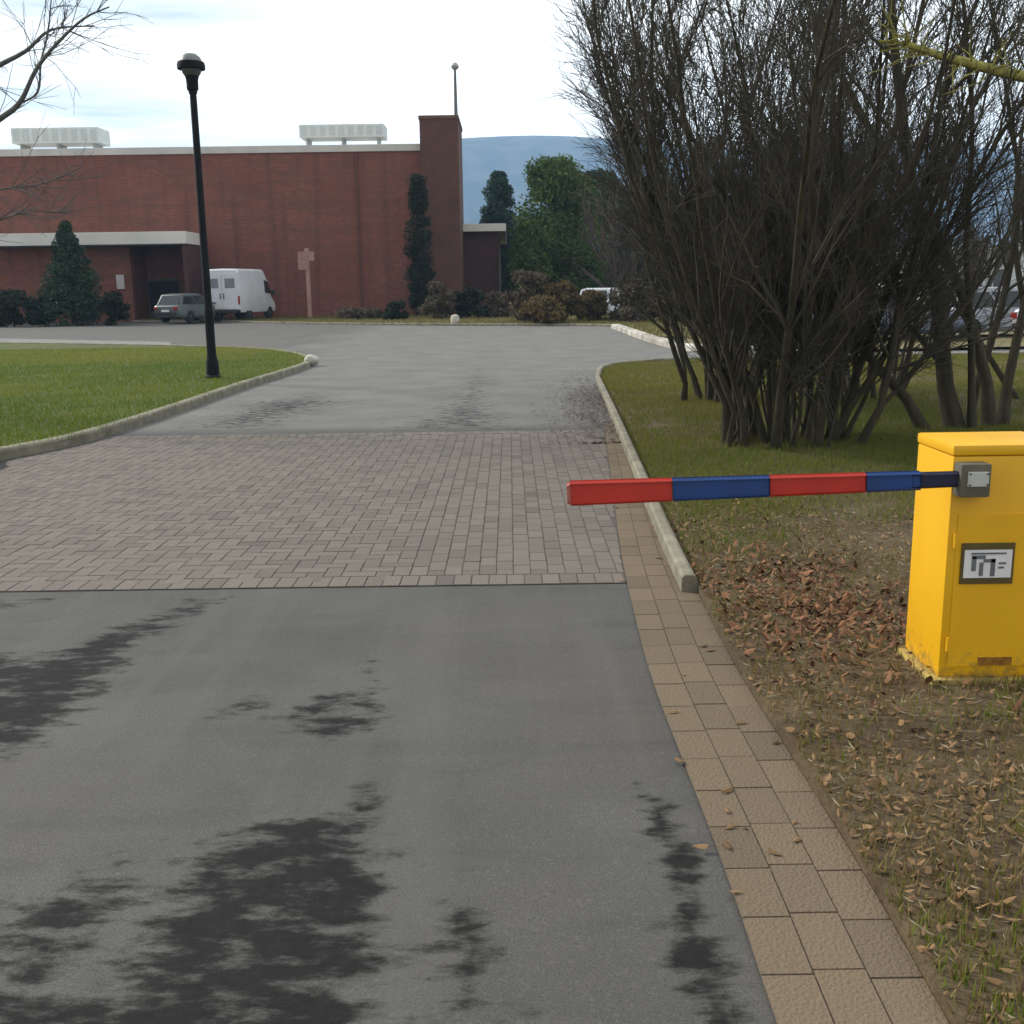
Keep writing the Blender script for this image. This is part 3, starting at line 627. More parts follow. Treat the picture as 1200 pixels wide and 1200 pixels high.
# ------------------------------------------------------------------ vehicles (local +x is the front)
def wheel(parent, x, y, r, w):
    s = 1 if y > 0 else -1
    b = MB(); prof = [(r*.62, -w/2), (r*.93, -w/2), (r, -w*.32), (r, w*.32), (r*.93, w/2), (r*.62, w/2)]
    n = 22; rings = [[(x+q*math.cos(t*2*math.pi/n), y+d, r+q*math.sin(t*2*math.pi/n)) for t in range(n)] for q, d in prof]
    b.loft(rings); wh = b.build('wheel', M_TYRE, parent, True)
    b = MB(); b.cyl((x, y+s*w*.30, r), (x, y+s*w*.42, r), r*.62, r*.56, 18); b.cyl((x, y+s*w*.42, r), (x, y+s*w*.5, r), r*.2, r*.15, 10); b.build('rim', M_RIM, wh, True)
def car(label, loc, rz, paint, group, L=4.4, Wd=1.78, H=1.46, hatch=False):
    t = empty('parked_car', loc, rz, label, 'car', group); h = L/2; hw = Wd/2; bz = .22; belt = .88
    st = [(-h, .55, .82, .80), (-h+.10, .32, .90, .92), (-h+.55, bz, .96, 1), (-h+1.3, bz, .93, 1), (0, bz, .90, 1), (h-1.35, bz, .88, 1), (h-.6, bz, .80, .98), (h-.12, .30, .70, .90), (h, .42, .60, .78)]
    rings = []
    for x, z0, z1, k in st:
        w = hw*k; zm = z0+(z1-z0)*.55
        rings.append([(x, -w*.90, z0), (x, -w, z0+.12), (x, -w, zm), (x, -w*.93, z1-.03), (x, -w*.80, z1), (x, w*.80, z1), (x, w*.93, z1-.03), (x, w, zm), (x, w, z0+.12), (x, w*.90, z0)])
    b = MB(); b.loft(rings); b.build('body', paint, t, True)
    xr = -h+(.25 if hatch else .75)
    cb = [(xr, .93, .86), (xr+(.35 if hatch else .62), H-.05, .72), (xr+1.0, H, .72), (h-2.05, H-.02, .72), (h-1.25, .86, .84)]
    rr = []
    prof = [(xr, .85), (xr+(.30 if hatch else .60), H-.05), (xr+1.05, H), (h-2.1, H-.02), (h-1.2, .83)]
    rr = [[(x, -hw*(.90 if z < 1 else .74), z-.0) for x, z in prof], [(x, -hw*(.88 if z < 1 else .68), z+.02) for x, z in prof], [(x, hw*(.88 if z < 1 else .68), z+.02) for x, z in prof], [(x, hw*(.90 if z < 1 else .74), z) for x, z in prof]]
    b = MB(); b.loft(rr); b.build('cabin', paint, t, True)
    def pt(a, bb, f): return tuple(a[i]+(bb[i]-a[i])*f for i in range(3))
    for s in (-1, 1):                        # side glass in two panes
        A = (prof[0][0]+.18, s*hw*.885, .93); B = (prof[4][0]-.14, s*hw*.885, .91); C_ = (prof[3][0]-.03, s*hw*.752, H-.10); D = (prof[1][0]+.10, s*hw*.752, H-.13)
        for f0, f1 in ((.0, .47), (.52, 1.)):
            q = [pt(A, B, f0), pt(A, B, f1), pt(D, C_, f1), pt(D, C_, f0)]
            b = MB(); b.slab(q, .012*s*-1); o = b.build('side_window', M_GLASS, t)
            o.location.y = s*.012
    q = [(prof[4][0]-.02, -hw*.80, .89), (prof[4][0]-.02, hw*.80, .89), (prof[3][0]+.07, hw*.64, H-.05), (prof[3][0]+.07, -hw*.64, H-.05)]
    b = MB(); b.slab(q, .02); b.build('windscreen', M_GLASS, t)
    q = [(prof[0][0]-.005, -hw*.78, .92), (prof[0][0]-.005, hw*.78, .92), (prof[1][0]-.035, hw*.64, H-.10), (prof[1][0]-.035, -hw*.64, H-.10)]
    b = MB(); b.slab(q, -.02); b.build('rear_window', M_GLASS, t)
    for s in (-1, 1):
        b = MB(); b.box((h-.10, s*hw*.64, .60), (.16, .34, .13), -s*.35, .03); b.build('headlight', M_HEAD, t, True)
        b = MB(); b.box((-h+.05, s*hw*.66, .74), (.14, .32, .16), s*.3, .03); b.build('tail_light', M_TAIL, t, True)
        b = MB(); b.box((h-1.35, s*(hw+.06), .95), (.14, .16, .11), 0, .03); b.build('mirror', paint, t, True)
        for x in (-h+.85, h-.85): wheel(t, x, s*(hw-.10), .32, .21)
    b = MB(); b.b2((-h-.03, -hw*.75, .40), (-h+.12, hw*.75, .54), .03); b.build('rear_bumper', M_STEELD, t, True)
    b = MB(); b.b2((h-.14, -hw*.70, .34), (h+.025, hw*.70, .46), .03); b.build('front_bumper', M_STEELD, t, True)
    b = MB(); b.b2((-h-.042, -.24, .56), (-h+.02, .24, .67)); b.build('number_plate', M_WHITE, t)
    return t
def van(label, loc, rz, L=5.2, Wd=2.05, H=2.75):
    t = empty('delivery_van', loc, rz, label, 'van'); h = L/2; hw = Wd/2
    st = [(-h, .50, H-.10, .95), (-h+.12, .45, H-.02, 1), (-h+2, .42, H, 1), (h-1.5, .42, H-.02, 1), (h-1.0, .42, H-.55, .98), (h-.55, .42, 1.35, .97), (h-.08, .42, 1.05, .92), (h, .5, .85, .85)]
    rings = []
    for x, z0, z1, k in st:
        w = hw*k; zm = z0+(z1-z0)*.5
        rings.append([(x, -w*.95, z0), (x, -w, z0+.1), (x, -w, zm), (x, -w*.95, z1-.14), (x, -w*.84, z1-.03), (x, 0, z1), (x, w*.84, z1-.03), (x, w*.95, z1-.14), (x, w, zm), (x, w, z0+.1), (x, w*.95, z0)])
    b = MB(); b.loft(rings); b.build('body', M_VAN, t, True)
    for s in (-1, 1):
        b = MB(); b.b2((-h-.03, .012 if s > 0 else -hw*.86, .62), (-h+.05, hw*.86 if s > 0 else -.012, H-.28), .015); d = b.build('rear_door', M_VAN, t)
        b = MB(); b.b2((-h-.042, s*.47-.28, 1.72), (-h-.028, s*.47+.28, 2.22), .004); b.build('rear_window', mat('van_rear_glass', (.20, .215, .235), .2, (.17, .18, .2)), d)
        b = MB(); b.b2((-h-.07, s*.10-.02, 1.15), (-h-.028, s*.10+.02, 1.45), .004); b.build('handle', M_STEELD, d)
        b = MB(); b.b2((-h-.02, s*hw*.91-.05, .85), (-h+.06, s*hw*.91+.05, 1.3), .01); b.build('tail_light', M_TAIL, t)
        q = [(h-1.55, s*hw*1.0, 1.45), (h-.75, s*hw*.99, 1.42), (h-1.12, s*hw*.955, 2.05), (h-1.55, s*hw*.965, 2.15)]
        b = MB(); b.slab(q, .02*-s); o = b.build('side_window', M_GLASS, t); o.location.y = s*.012
        b = MB(); b.box((h-.75, s*(hw+.12), 1.45), (.12, .2, .3), 0, .03); b.build('mirror', M_STEELD, t)
        b = MB(); b.box((h-.07, s*hw*.66, .85), (.14, .3, .2), 0, .03); b.build('headlight', M_HEAD, t)
        for x in (-h+1.0, h-.95): wheel(t, x, s*(hw-.13), .36, .24)
    q = [(h-.52, -hw*.84, 1.38), (h-.52, hw*.84, 1.38), (h-1.02, hw*.82, 2.16), (h-1.02, -hw*.82, 2.16)]
    b = MB(); b.slab(q, .03); b.build('windscreen', M_GLASS, t)
    b = MB(); b.b2((-h-.12, -hw*.95, .42), (-h+.05, hw*.95, .60), .03); b.build('rear_bumper', M_STEELD, t)
    b = MB(); b.b2((-h-.055, -.26, .64), (-h-.031, .26, .76)); b.build('number_plate', M_COPE, t)
    return t
vp = W(284, 372, MY-4.2)
van('white delivery van parked with its rear doors toward the street below the brick wall', (vp.x, MY-4.0, .07), rad(90-12), L=4.6)
vg = W(226, 372, MY-6.5)
car('dark grey hatchback parked left of the white van behind the lamp post', (vg.x, MY-6.6, .07), rad(90-24), M_CARG, None, L=4.0, hatch=True)
# parking lot right, seen through the shrubs
GR = 'cars parked in the lot behind the shrubs'
for (px, py, paint, rz, lab, ha) in ((1035, 400, M_CARB, 12, 'blue grey car nearest the gap between the bare shrubs', False), (1168, 396, M_CARS, 8, 'silver car parked at the right behind the leaning stems', True), (1290, 401, M_VAN, 10, 'white car parked at the right edge of the lot', False), (708, 366, M_VAN, 70, 'white car parked beyond the golden shrubs', True)):
    p = G(px, py, 0) if py > 380 else W(px, py, 52)
    car(lab, (p.x, p.y, 0.0 if py > 380 else .07), rad(rz), paint, GR if py > 380 else None, hatch=ha)

# pale building far right
q = W(1080, 300, 92); q1 = W(1420, 300, 92)
pb = empty('pale_building', ((q.x+q1.x)/2, 92, 0), 0, 'long pale low building far behind the parking lot on the right', 'building')
hwid = (q1.x-q.x)/2; zt = W(1120, 290, 92).z
b = MB(); b.b2((-hwid, 0, -.1), (hwid, 14, zt-.5)); b.build('wall', M_PALEB, pb)
b = MB(); b.b2((-hwid-.3, -.3, zt-.5), (hwid+.3, 14.3, zt), .03); b.build('roof', M_ROOF, pb)
for i in range(9):
    xx = -hwid+1.6+i*(2*hwid-3.2)/8
    b = MB(); b.b2((xx-.8, -.04, 1.0), (xx+.8, .02, 2.6)); f_ = b.build('window', M_COPE, pb)
    b = MB(); b.b2((xx-.7, -.055, 1.1), (xx+.7, -.038, 2.5)); b.build('pane', M_GLASS, f_)

# ------------------------------------------------------------------ vegetation
class Tubes:
    def __init__(s): s.V = []; s.F = []; s.n = 0
    def add(s, pts, rads, k=3):
        pts = np.asarray(pts, float); m = len(pts); d = pts[-1]-pts[0]
        a = np.array((0, 0, 1.)) if abs(d[2]) < .8*np.linalg.norm(d) else np.array((1., 0, 0))
        u = np.cross(d, a); u /= np.linalg.norm(u)+1e-9; v = np.cross(d, u); v /= np.linalg.norm(v)+1e-9
        t = np.arange(k)*2*math.pi/k; ring = np.cos(t)[:, None]*u+np.sin(t)[:, None]*v
        s.V.append((pts[:, None, :]+np.asarray(rads)[:, None, None]*ring[None]).reshape(-1, 3))
        i = np.arange(m-1)[:, None]*k; j = np.arange(k)[None]; j2 = (j+1) % k
        s.F.append(np.stack([i+j, i+j2, i+k+j2, i+k+j], -1).reshape(-1, 4)+s.n); s.n += m*k
    def build(s, name, material, parent=None): return set_mesh(name, np.concatenate(s.V), np.concatenate(s.F), material, parent, smooth=True)
def unit(v): return v/(np.linalg.norm(v)+1e-9)
def path(rng, p, d, L, n, wob, upb=0., out=None):
    pts = [np.array(p, float)]; d = unit(np.array(d, float)); st = L/n
    for i in range(n):
        d = unit(d+rng.normal(0, wob, 3)+np.array((0, 0, upb))+(out if out is not None else 0)); pts.append(pts[-1]+d*st)
    return pts, d
def bare_shrub(name, label, cat, group, base, stems, trunk_mat, twig_mat, seed, lim=None, nbr=15, ntw=9, nsub=3, blen=1.5, rs=1., wob=.07, stem_seg=11):
    """stems: list of (offset, direction, length, radius)"""
    rng = np.random.default_rng(seed); root = empty(name, base, 0, label, cat, group)
    T, C = Tubes(), Tubes()
    for off, d, L, r in stems:
        pts, _ = path(rng, np.array((off[0], off[1], -.05)), d, L, stem_seg, wob, .015)
        if lim:                                  # stems that reach the clipped side turn upward
            for q_ in range(1, len(pts)):
                X_ = -lim(pts[q_][2])*rng.uniform(.97, 1.0)
                if pts[q_][0] < 0: pts[q_] = np.array((-X_*math.tanh(-pts[q_][0]/X_*.95), pts[q_][1], pts[q_][2]))
        rr = np.linspace(1, .22, len(pts))**.9*r; rr[0] *= 1.35
        T.add(pts, rr, 7)
        P = np.array(pts)
        for k in range(nbr):
            t = rng.uniform(.09, 1)**.9; f = t*(len(P)-1); i = min(int(f), len(P)-2); o = P[i]+(P[i+1]-P[i])*(f-i); sd = unit(P[i+1]-P[i])
            q = rng.normal(0, 1, 3); q = unit(q-sd*(q@sd)); bd = unit(sd*rng.uniform(.75, 1.3)+q*rng.uniform(.35, .85)+np.array((0, 0, .15)))
            bL = blen*rng.uniform(.5, 1.2)*(1.1-.5*t); br = max(.004, min(r*.42, r*(1-.75*t)*.5))*rs
            bp, _ = path(rng, o, bd, bL, 5, .10, .03)
            if lim and rng.random() > np.clip((bp[-1][0]-lim(bp[-1][2]))/.8+.25, .0, 1): continue
            C.add(bp, np.linspace(br, br*.35, len(bp)), 4); B = np.array(bp)
            for m in range(ntw):
                t2 = rng.uniform(.12, 1); f = t2*(len(B)-1); i = min(int(f), len(B)-2); o2 = B[i]+(B[i+1]-B[i])*(f-i); sd2 = unit(B[i+1]-B[i])
                q = rng.normal(0, 1, 3); q = unit(q-sd2*(q@sd2)); td = unit(sd2+q*rng.uniform(.3, .8)+np.array((0, 0, .12)))
                tL = rng.uniform(.25, .85)*blen*.55; tr = .0042*rs
                tp, _ = path(rng, o2, td, tL, 3, .10, .02)
                if lim and rng.random() > np.clip((tp[-1][0]-lim(tp[-1][2]))/.7+.4, .0, 1): continue
                C.add(tp, np.linspace(tr, tr*.5, 4), 3); Q = np.array(tp)
                for u in range(nsub):
                    i = rng.integers(0, 3); o3 = Q[i]+(Q[i+1]-Q[i])*rng.random(); sd3 = unit(Q[i+1]-Q[i])
                    q = rng.normal(0, 1, 3); q = unit(q-sd3*(q@sd3)); e = o3+unit(sd3+q*rng.uniform(.35, .8))*tL*rng.uniform(.3, .7)
                    C.add([o3, (o3+e)/2+rng.normal(0, .01, 3), e], [tr*.8, tr*.65, tr*.4], 3)
    T.build('trunk', trunk_mat, root); C.build('crown', twig_mat, root)
    return root
def fan(rng, n, spread, tilt, lean, L, r, sx=1., sy=1.):
    out = []
    for i in range(n):
        a = 2*math.pi*(i+rng.uniform(-.3, .3))/n; k = rng.uniform(.25, 1)
        off = (spread*k*math.cos(a)*sx, spread*k*math.sin(a)*sy)
        tl = tilt*(.35+.65*k)*rng.uniform(.7, 1.2)
        d = (math.sin(tl)*math.cos(a)+lean[0], math.sin(tl)*math.sin(a)+lean[1], math.cos(tl))
        out.append((off, d, L*rng.uniform(.8, 1.1), r*rng.uniform(.55, 1.15)))
    return out
THG = 'bare shrubs in the thicket right of the road'
r1 = np.random.default_rng(5)
p = G(925, 517, .05); st = fan(r1, 26, .85, rad(31), (.02, 0), 5.6, .042, 1.0, .7)
st += [((-.5, 0), (-.42, .05, .9), 4.6, .036), ((-.4, .2), (-.36, .2, .9), 5.0, .036), ((-.3, -.2), (-.30, -.1, .95), 5.2, .04), ((.5, .0), (.30, .1, .95), 5.2, .045)]
for k in range(22):                            # thin suckers from the foot
    a_ = r1.uniform(0, 6.283); k_ = r1.uniform(.2, 1.15)
    st.append(((.85*k_*math.cos(a_), .6*k_*math.sin(a_)), (r1.normal(.05, .22), r1.normal(0, .2), 1), r1.uniform(1.6, 3.4), r1.uniform(.010, .018)))
bare_shrub('bare_shrub', 'biggest dark bare shrub with many fanning stems beside the kerb', 'shrub', THG, (p.x, p.y, .05), st, M_BARK, M_TWIG, 21, lim=lambda z: -.75-1.85*min(1, max(0, z/2.6)), nbr=18, ntw=10, nsub=3, wob=.085)
p = G(845, 468, .05); st = fan(r1, 17, .7, rad(28), (.04, 0), 5.3, .040)
bare_shrub('bare_shrub', 'bare shrub behind the biggest one, nearest the street corner', 'shrub', THG, (p.x, p.y, .05), st, M_BARK, M_TWIG, 22, lim=lambda z: -.7-1.2*min(1, max(0, z/2.6)), nbr=12, ntw=10, nsub=3, rs=1.2, wob=.085)
p = G(1125, 502, .05)
st = [((-.42, -.1), (-.55, .05, .85), 5.2, .062), ((-.05, 0), (-.30, 0, 1), 6.0, .100), ((.38, .1), (-.16, .05, 1), 6.0, .075), ((.55, .15), (.12, .1, 1), 5.8, .06), ((.2, .3), (.30, .2, 1), 5.5, .05), ((.1, -.1), (-.05, -.12, 1), 5.6, .045)]
bt = bare_shrub('bare_shrub', 'bare many stemmed shrub with thick leaning trunks behind the yellow cabinet', 'shrub', THG, (p.x, p.y, .05), st, M_BARK, M_TWIG, 23, nbr=9, ntw=7, nsub=3, blen=1.5)
T = Tubes()                                    # mossy yellow-green bough reaching in from the right
a = [W(1300, 125, 11.0), W(1235, 98, 10.4), W(1165, 82, 10.0), (W(1105, 66, 9.8)), W(1062, 52, 9.7), W(1030, 48, 9.6)]
st0 = np.array((p.x, p.y, .05)); pts = [np.array((.75, .25, 3.2))]+[np.array(v)-st0 for v in a]
T.add(pts, [.055, .055, .052, .046, .036, .022, .008], 6)
rg = np.random.default_rng(2)
for k in range(60):
    i = rg.integers(1, 6); o_ = pts[i]+(pts[i+1]-pts[i])*rg.random() if i < 6 else pts[6]
    tp, _ = path(rg, o_, unit(pts[i]-pts[i-1])*.8+rg.normal(0, .6, 3), rg.uniform(.2, .6), 3, .15, .0); T.add(tp, [.010, .008, .006, .003], 3)
tag(T.build('mossy_bough', M_LICH, bt), 'yellow-green mossy bough')
p = G(1010, 462, .05); st = fan(r1, 16, .9, rad(24), (-.05, 0), 5.6, .042)
bare_shrub('bare_shrub', 'slimmer bare shrub at the back between the other two', 'shrub', THG, (p.x, p.y, .05), st, M_BARK, M_TWIG, 24, lim=lambda z: -2.2, nbr=9, ntw=7, nsub=3, rs=1.2)
p = G(1260, 470, .05); st = fan(r1, 9, .8, rad(24), (-.08, 0), 5.6, .05)
bare_shrub('bare_shrub', 'bare shrub at the right edge of the thicket', 'shrub', THG, (p.x, p.y, .05), st, M_BARK, M_TWIG, 25, nbr=7, ntw=5, nsub=3, rs=1.2)

# bare tree left of the frame with boughs reaching in
tb = np.array((-9.4, 15.2, .09)); rg = np.random.default_rng(31)
root = empty('bare_tree', tuple(tb), 0, 'grey bare tree left of the lawn with boughs reaching over the sky', 'tree')
T, C = Tubes(), Tubes()
tp = [np.array(v) for v in ((0, 0, -.1), (.05, 0, .8), (.0, .05, 1.6), (.12, .0, 2.4), (.15, .05, 3.4), (.1, .1, 4.6), (.25, .1, 6.2))]; T.add(tp, [.2, .15, .135, .125, .10, .07, .03], 9)
bl0 = [[tp[3]]+[np.array(W(*v))-tb for v in ((-50, 200, 14.6), (-10, 148, 14.4), (22, 122, 14.3), (42, 82, 14.2), (66, 52, 14.1), (98, 22, 14.0), (128, 8, 14.0))],
       [tp[4]]+[np.array(W(*v))-tb for v in ((-60, 120, 14.9), (-10, 82, 14.8), (30, 60, 14.7), (60, 35, 14.6), (110, 30, 14.6))],
       [np.array(W(22, 122, 14.3))-tb, np.array(W(44, 108, 14.4))-tb, np.array(W(48, 72, 14.4))-tb, np.array(W(56, 40, 14.5))-tb, np.array(W(60, 0, 14.5))-tb],
       [tp[3]]+[np.array(W(*v))-tb for v in ((-60, 230, 15.0), (0, 222, 14.8), (50, 215, 14.8), (95, 196, 14.9))],
       [tp[2]]+[np.array(W(*v))-tb for v in ((-60, 290, 15.4), (-10, 262, 15.2), (35, 248, 15.2), (80, 250, 15.2))],
       [tp[4], tp[4]+(-.8, .3, .9), tp[4]+(-1.5, .5, 2.0)], [tp[5], tp[5]+(.5, -.6, .8), tp[5]+(.9, -1.0, 1.7)], [tp[3], tp[3]+(-.7, -.6, .9), tp[3]+(-1.3, -.9, 2.2)], [tp[5], tp[5]+(.3, .7, .9), tp[5]+(.4, 1.2, 1.9)]]
for k, bpts in enumerate(bl0):
    n = len(bpts); r0 = .05 if k in (0, 1) else .032 if k > 4 else .018
    bpts = smooth_line(bpts, 4); n = len(bpts)
    T.add(bpts, np.linspace(r0, .008, n), 6)
    for q in range(20 if k in (3, 4) else 12):
        i = rg.integers(n//4, n-1); sd = unit(bpts[i+1]-bpts[i]); d = unit(sd+rg.normal(0, .5, 3)); L_ = rg.uniform(.4, 1.1)
        pp, _ = path(rg, bpts[i], d, L_, 4, .13, .03); C.add(pp, np.linspace(.0065, .003, 5), 3)
        for u in range(4):
            j = rg.integers(0, 4); e, _ = path(rg, pp[j], unit(pp[j+1]-pp[j])+rg.normal(0, .45, 3), L_*.4, 2, .1); C.add(e, [.0035, .003, .002], 3)
T.build('trunk', M_GBARK, root); C.build('crown', M_GBARK, root)

# leafy crowns: clumps of many small leaf faces
def leaf_cloud(name, centres, radii, n_each, size, material, parent, seed, shade=.35):
    rg = np.random.default_rng(seed); V, va = [], []
    for c, r in zip(centres, radii):
        n = int(n_each); d = rg.normal(0, 1, (n, 3)); d /= np.linalg.norm(d, axis=1)[:, None]; d *= (rg.uniform(.25, 1, n)**.6)[:, None]
        P = np.asarray(c)+d*np.asarray(r); s = size*rg.uniform(.6, 1.4, n)
        u = rg.normal(0, 1, (n, 3)); u /= np.linalg.norm(u, axis=1)[:, None]; w = rg.normal(0, 1, (n, 3)); w = np.cross(u, w); w /= np.linalg.norm(w, axis=1)[:, None]
        Q = np.empty((n, 4, 3)); Q[:, 0] = P-u*s[:, None]; Q[:, 1] = P-w*(s*.45)[:, None]; Q[:, 2] = P+u*s[:, None]; Q[:, 3] = P+w*(s*.45)[:, None]
        V.append(Q.reshape(-1, 3)); va.append(np.clip(rg.uniform(0, .55)+rg.normal(.15, .2, n), 0, 1))
    V = np.concatenate(V); return set_mesh(name, V, np.arange(len(V)).reshape(-1, 4), material, parent, var=np.concatenate(va))
def leafy_tree(name, label, cat, group, loc, h, w, material, seed, shape='round', low=.15, nclump=60, n_each=150, leaf=.14, trunk=.16, tmat=None):
    rg = np.random.default_rng(seed); root = empty(name, loc, 0, label, cat, group)
    cs, rs = [], []
    for i in range(nclump):
        t = rg.random()**(.75 if shape == 'cone' else 1); z = h*(low+(1-low)*t)
        if shape == 'cone': wr = w/2*(1-t)**1.05+.03*w
        elif shape == 'column': wr = w/2*min(1, 2.6*(1-t)+.12)*(.75+.25*min(1, t*5))
        else: wr = w/2*math.sqrt(max(.02, 1-(2*t-.9)**2/1.25))
        a = rg.uniform(0, 6.283); k = rg.random()**.5; rr = {'round': .20, 'cone': .17, 'column': .34}[shape]*w*rg.uniform(.6, 1.25)
        if shape == 'cone': rr *= (1.15-.85*t)
        cs.append((max(0, wr-rr*.5)*k*math.cos(a), max(0, wr-rr*.5)*k*math.sin(a), min(z, h-rr*.4))); rs.append((rr, rr, rr*.75))
    if shape == 'cone': cs.append((0, 0, h-.3)); rs.append((.07*w, .07*w, .45))
    leaf_cloud('crown' if trunk else 'foliage', cs, rs, n_each, leaf, material, root, seed+1)
    T = Tubes(); T.add([(0, 0, -.1), (0.03*w, 0, h*.3), (0, .02*w, h*.65), (0, 0, h*.93)], [trunk*1.2, trunk, trunk*.6, trunk*.15], 7)
    for c in cs[::max(1, nclump//14)]:
        T.add([(0, 0, max(.1, c[2]*.72)), (c[0]*.5, c[1]*.5, c[2]*.88), c], [trunk*.35, trunk*.22, trunk*.08], 4)
    T.build('trunk', tmat or M_BARK, root); return root
def base_at(px, Y, z=.07): v = W(px, 340, Y); return (v.x, Y, z)
def span(px0, px1, Y): return W(px1, 300, Y).x-W(px0, 300, Y).x
def hz_(px, py, Y): return W(px, py, Y).z
Y = 56.5
leafy_tree('conifer_tree', 'pointed dark conifer in front of the low wing on the left', 'tree', None, base_at(84, Y), hz_(84, 262, Y), span(34, 134, Y), M_CON, 40, 'cone', .02, 190, 150, .085)
for px, w_, top, lab in ((12, 60, 344, 'low dark shrub at the left edge below the wing'), (132, 40, 346, 'small dark shrub right of the pointed conifer'), (52, 50, 350, 'low dark shrub at the left foot of the pointed conifer')):
    leafy_tree('dark_shrub', lab, 'shrub', 'dark shrubs below the low wing', base_at(px, 55.5), hz_(px, top, 55.5), span(px-w_/2, px+w_/2, 55.5), M_DKSH, 50+px, 'round', .05, 18, 160, .11, .05)
Y = MY-2.6
leafy_tree('shade_column', 'slim dark foliage column coloured to read as shade at the corner left of the chimney tower', 'tree', None, base_at(493, Y), hz_(493, 208, Y), span(478, 509, Y), M_DKSH, 60, 'column', .02, 90, 190, .075, .1)  # leafy column, leaf colour darkened so the strip reads as shade
for i, (px, w_, top, m_, lab) in enumerate(((462, 34, 356, M_DKSH, 'small dark shrub left of the dark foliage column'), (512, 44, 334, M_BRSH, 'tan brown shrub at the foot of the chimney tower'), (548, 44, 340, M_DKSH, 'dark rounded shrub just right of the chimney tower'), (580, 40, 346, M_BRSH, 'tan shrub below the side wing roof'), (420, 60, 366, M_BRSH, 'low straw coloured shrub below the red brick wall'))):
    leafy_tree('foundation_shrub', lab, 'shrub', 'shrubs along the foot of the brick building', base_at(px, 55.+.6*i), hz_(px, top, 55.+.6*i), span(px-w_/2, px+w_/2, 55.+.6*i), m_, 70+i, 'round', .03, 20, 150, .11, .04, M_BARK)
for i, (px, w_, top, m_, lab) in enumerate(((620, 60, 318, M_BRSH, 'pale brown shrub left of the golden shrubs'), (655, 52, 334, M_GOLD, 'golden brown rounded shrub nearest the middle of the street edge'), (692, 40, 344, M_GOLD, 'smaller golden shrub in front of the white car'), (742, 66, 338, M_BRSH, 'brown shrub at the right beside the thicket'), (790, 60, 346, M_GOLD, 'golden shrub half hidden behind the thicket'), (640, 60, 352, M_GOLD, 'low golden shrub at the front of the row'))):
    Y = 49.5-.5*i
    leafy_tree('golden_shrub', lab, 'shrub', 'autumn shrubs along the far street edge', base_at(px, Y), hz_(px, top, Y), span(px-w_/2, px+w_/2, Y), m_, 90+i, 'round', .02, 24, 150, .10, .04, M_BARK)
for i, (px, w_, top, Y, m_, lab) in enumerate(((652, 124, 190, 72, M_EVG, 'large bushy evergreen tree right of the side wing'), (586, 46, 203, 92, M_EVG2, 'farther blue green tree above the side wing roof'), (700, 110, 205, 84, M_EVG2, 'broad dark evergreen behind the bushy one'), (622, 50, 262, 66, M_EVG, 'shorter green tree at the end of the side wing'), (760, 110, 215, 80, M_EVG2, 'dark evergreen mostly hidden behind the thicket'))):
    leafy_tree('evergreen_tree', lab, 'tree', 'evergreen trees beyond the brick building', base_at(px, Y, 0), hz_(px, top, Y), span(px-w_/2, px+w_/2, Y), m_, 110+i, 'round', .05, 150, 230, .14, .22)
for i, (px, top, Y, lab) in enumerate(((725, 230, 62, 'brown bare tree beside the dark evergreens'), (800, 215, 66, 'brown bare tree behind the thicket'), (1000, 225, 70, 'brown bare tree beyond the parking lot'), (1150, 250, 75, 'brown bare tree in front of the pale building'))):
    rr = np.random.default_rng(200+i); h = hz_(px, top, Y)
    bare_shrub('bare_tree', lab, 'tree', 'brown bare trees beyond the street', base_at(px, Y, 0), fan(rr, 6, .5, rad(24), (0, 0), h*.95, .10), M_BARK, M_TWIG2, 210+i, nbr=12, ntw=6, nsub=2, blen=2.4, rs=3.4)

# far wood as one mass, and hills
rg = np.random.default_rng(77); cs, rs = [], []
for i in range(240):
    x = rg.uniform(-10, 150); y = rg.uniform(125, 175); h = rg.uniform(3, 8); cs.append((x, y, h*.55)); rs.append((h*.6, h*.6, h*.6))
tag(leaf_cloud('far_wood', cs, rs, 130, .5, M_FARW, None, 78), 'brown far-off wood behind the parking lot', 'wood', None, 'stuff')
nx, ny = 150, 26; X = np.linspace(-2600, 2600, nx); Yv = np.linspace(1500, 3300, ny); XX, YY = np.meshgrid(X, Yv)
ridge_y = 2350+120*np.sin(XX/700)
hm = W(600, 163, 2350).z; prof = np.exp(-((YY-ridge_y)/430)**2)
Hh = hm*prof*np.interp(XX, [-700, -430, -130], [.62, .78, 1.])*(.985+.012*np.sin(XX/260+1)+.008*np.sin(XX/95)+.025*np.sin(XX/900+2.6))+6*np.sin(XX/130+YY/170)*prof-3
i = (np.arange(ny-1)[:, None]*nx+np.arange(nx-1)[None]).ravel()
hill = struct(set_mesh('hills', np.c_[XX.ravel(), YY.ravel(), Hh.ravel()], np.c_[i, i+1, i+nx+1, i+nx], M_HILL, smooth=True))

# ------------------------------------------------------------------ air
hb = MB(); hb.b2((-3600, -80, -6), (3600, 3700, float(Hh.max())+40))
hm_ = bpy.data.materials.new('haze_air'); hm_.use_nodes = True; nt = hm_.node_tree
nt.nodes.remove(nt.nodes['Principled BSDF']); pvn = nd(nt, 'ShaderNodeVolumePrincipled')
pvn.inputs['Color'].default_value = (.42, .66, 1.0, 1); pvn.inputs['Density'].default_value = .00036; pvn.inputs['Anisotropy'].default_value = .0
nt.links.new(pvn.outputs[0], nt.nodes['Material Output'].inputs['Volume'])
tag(hb.build('haze', hm_), 'thin bluish haze filling the air', 'haze', None, 'stuff')

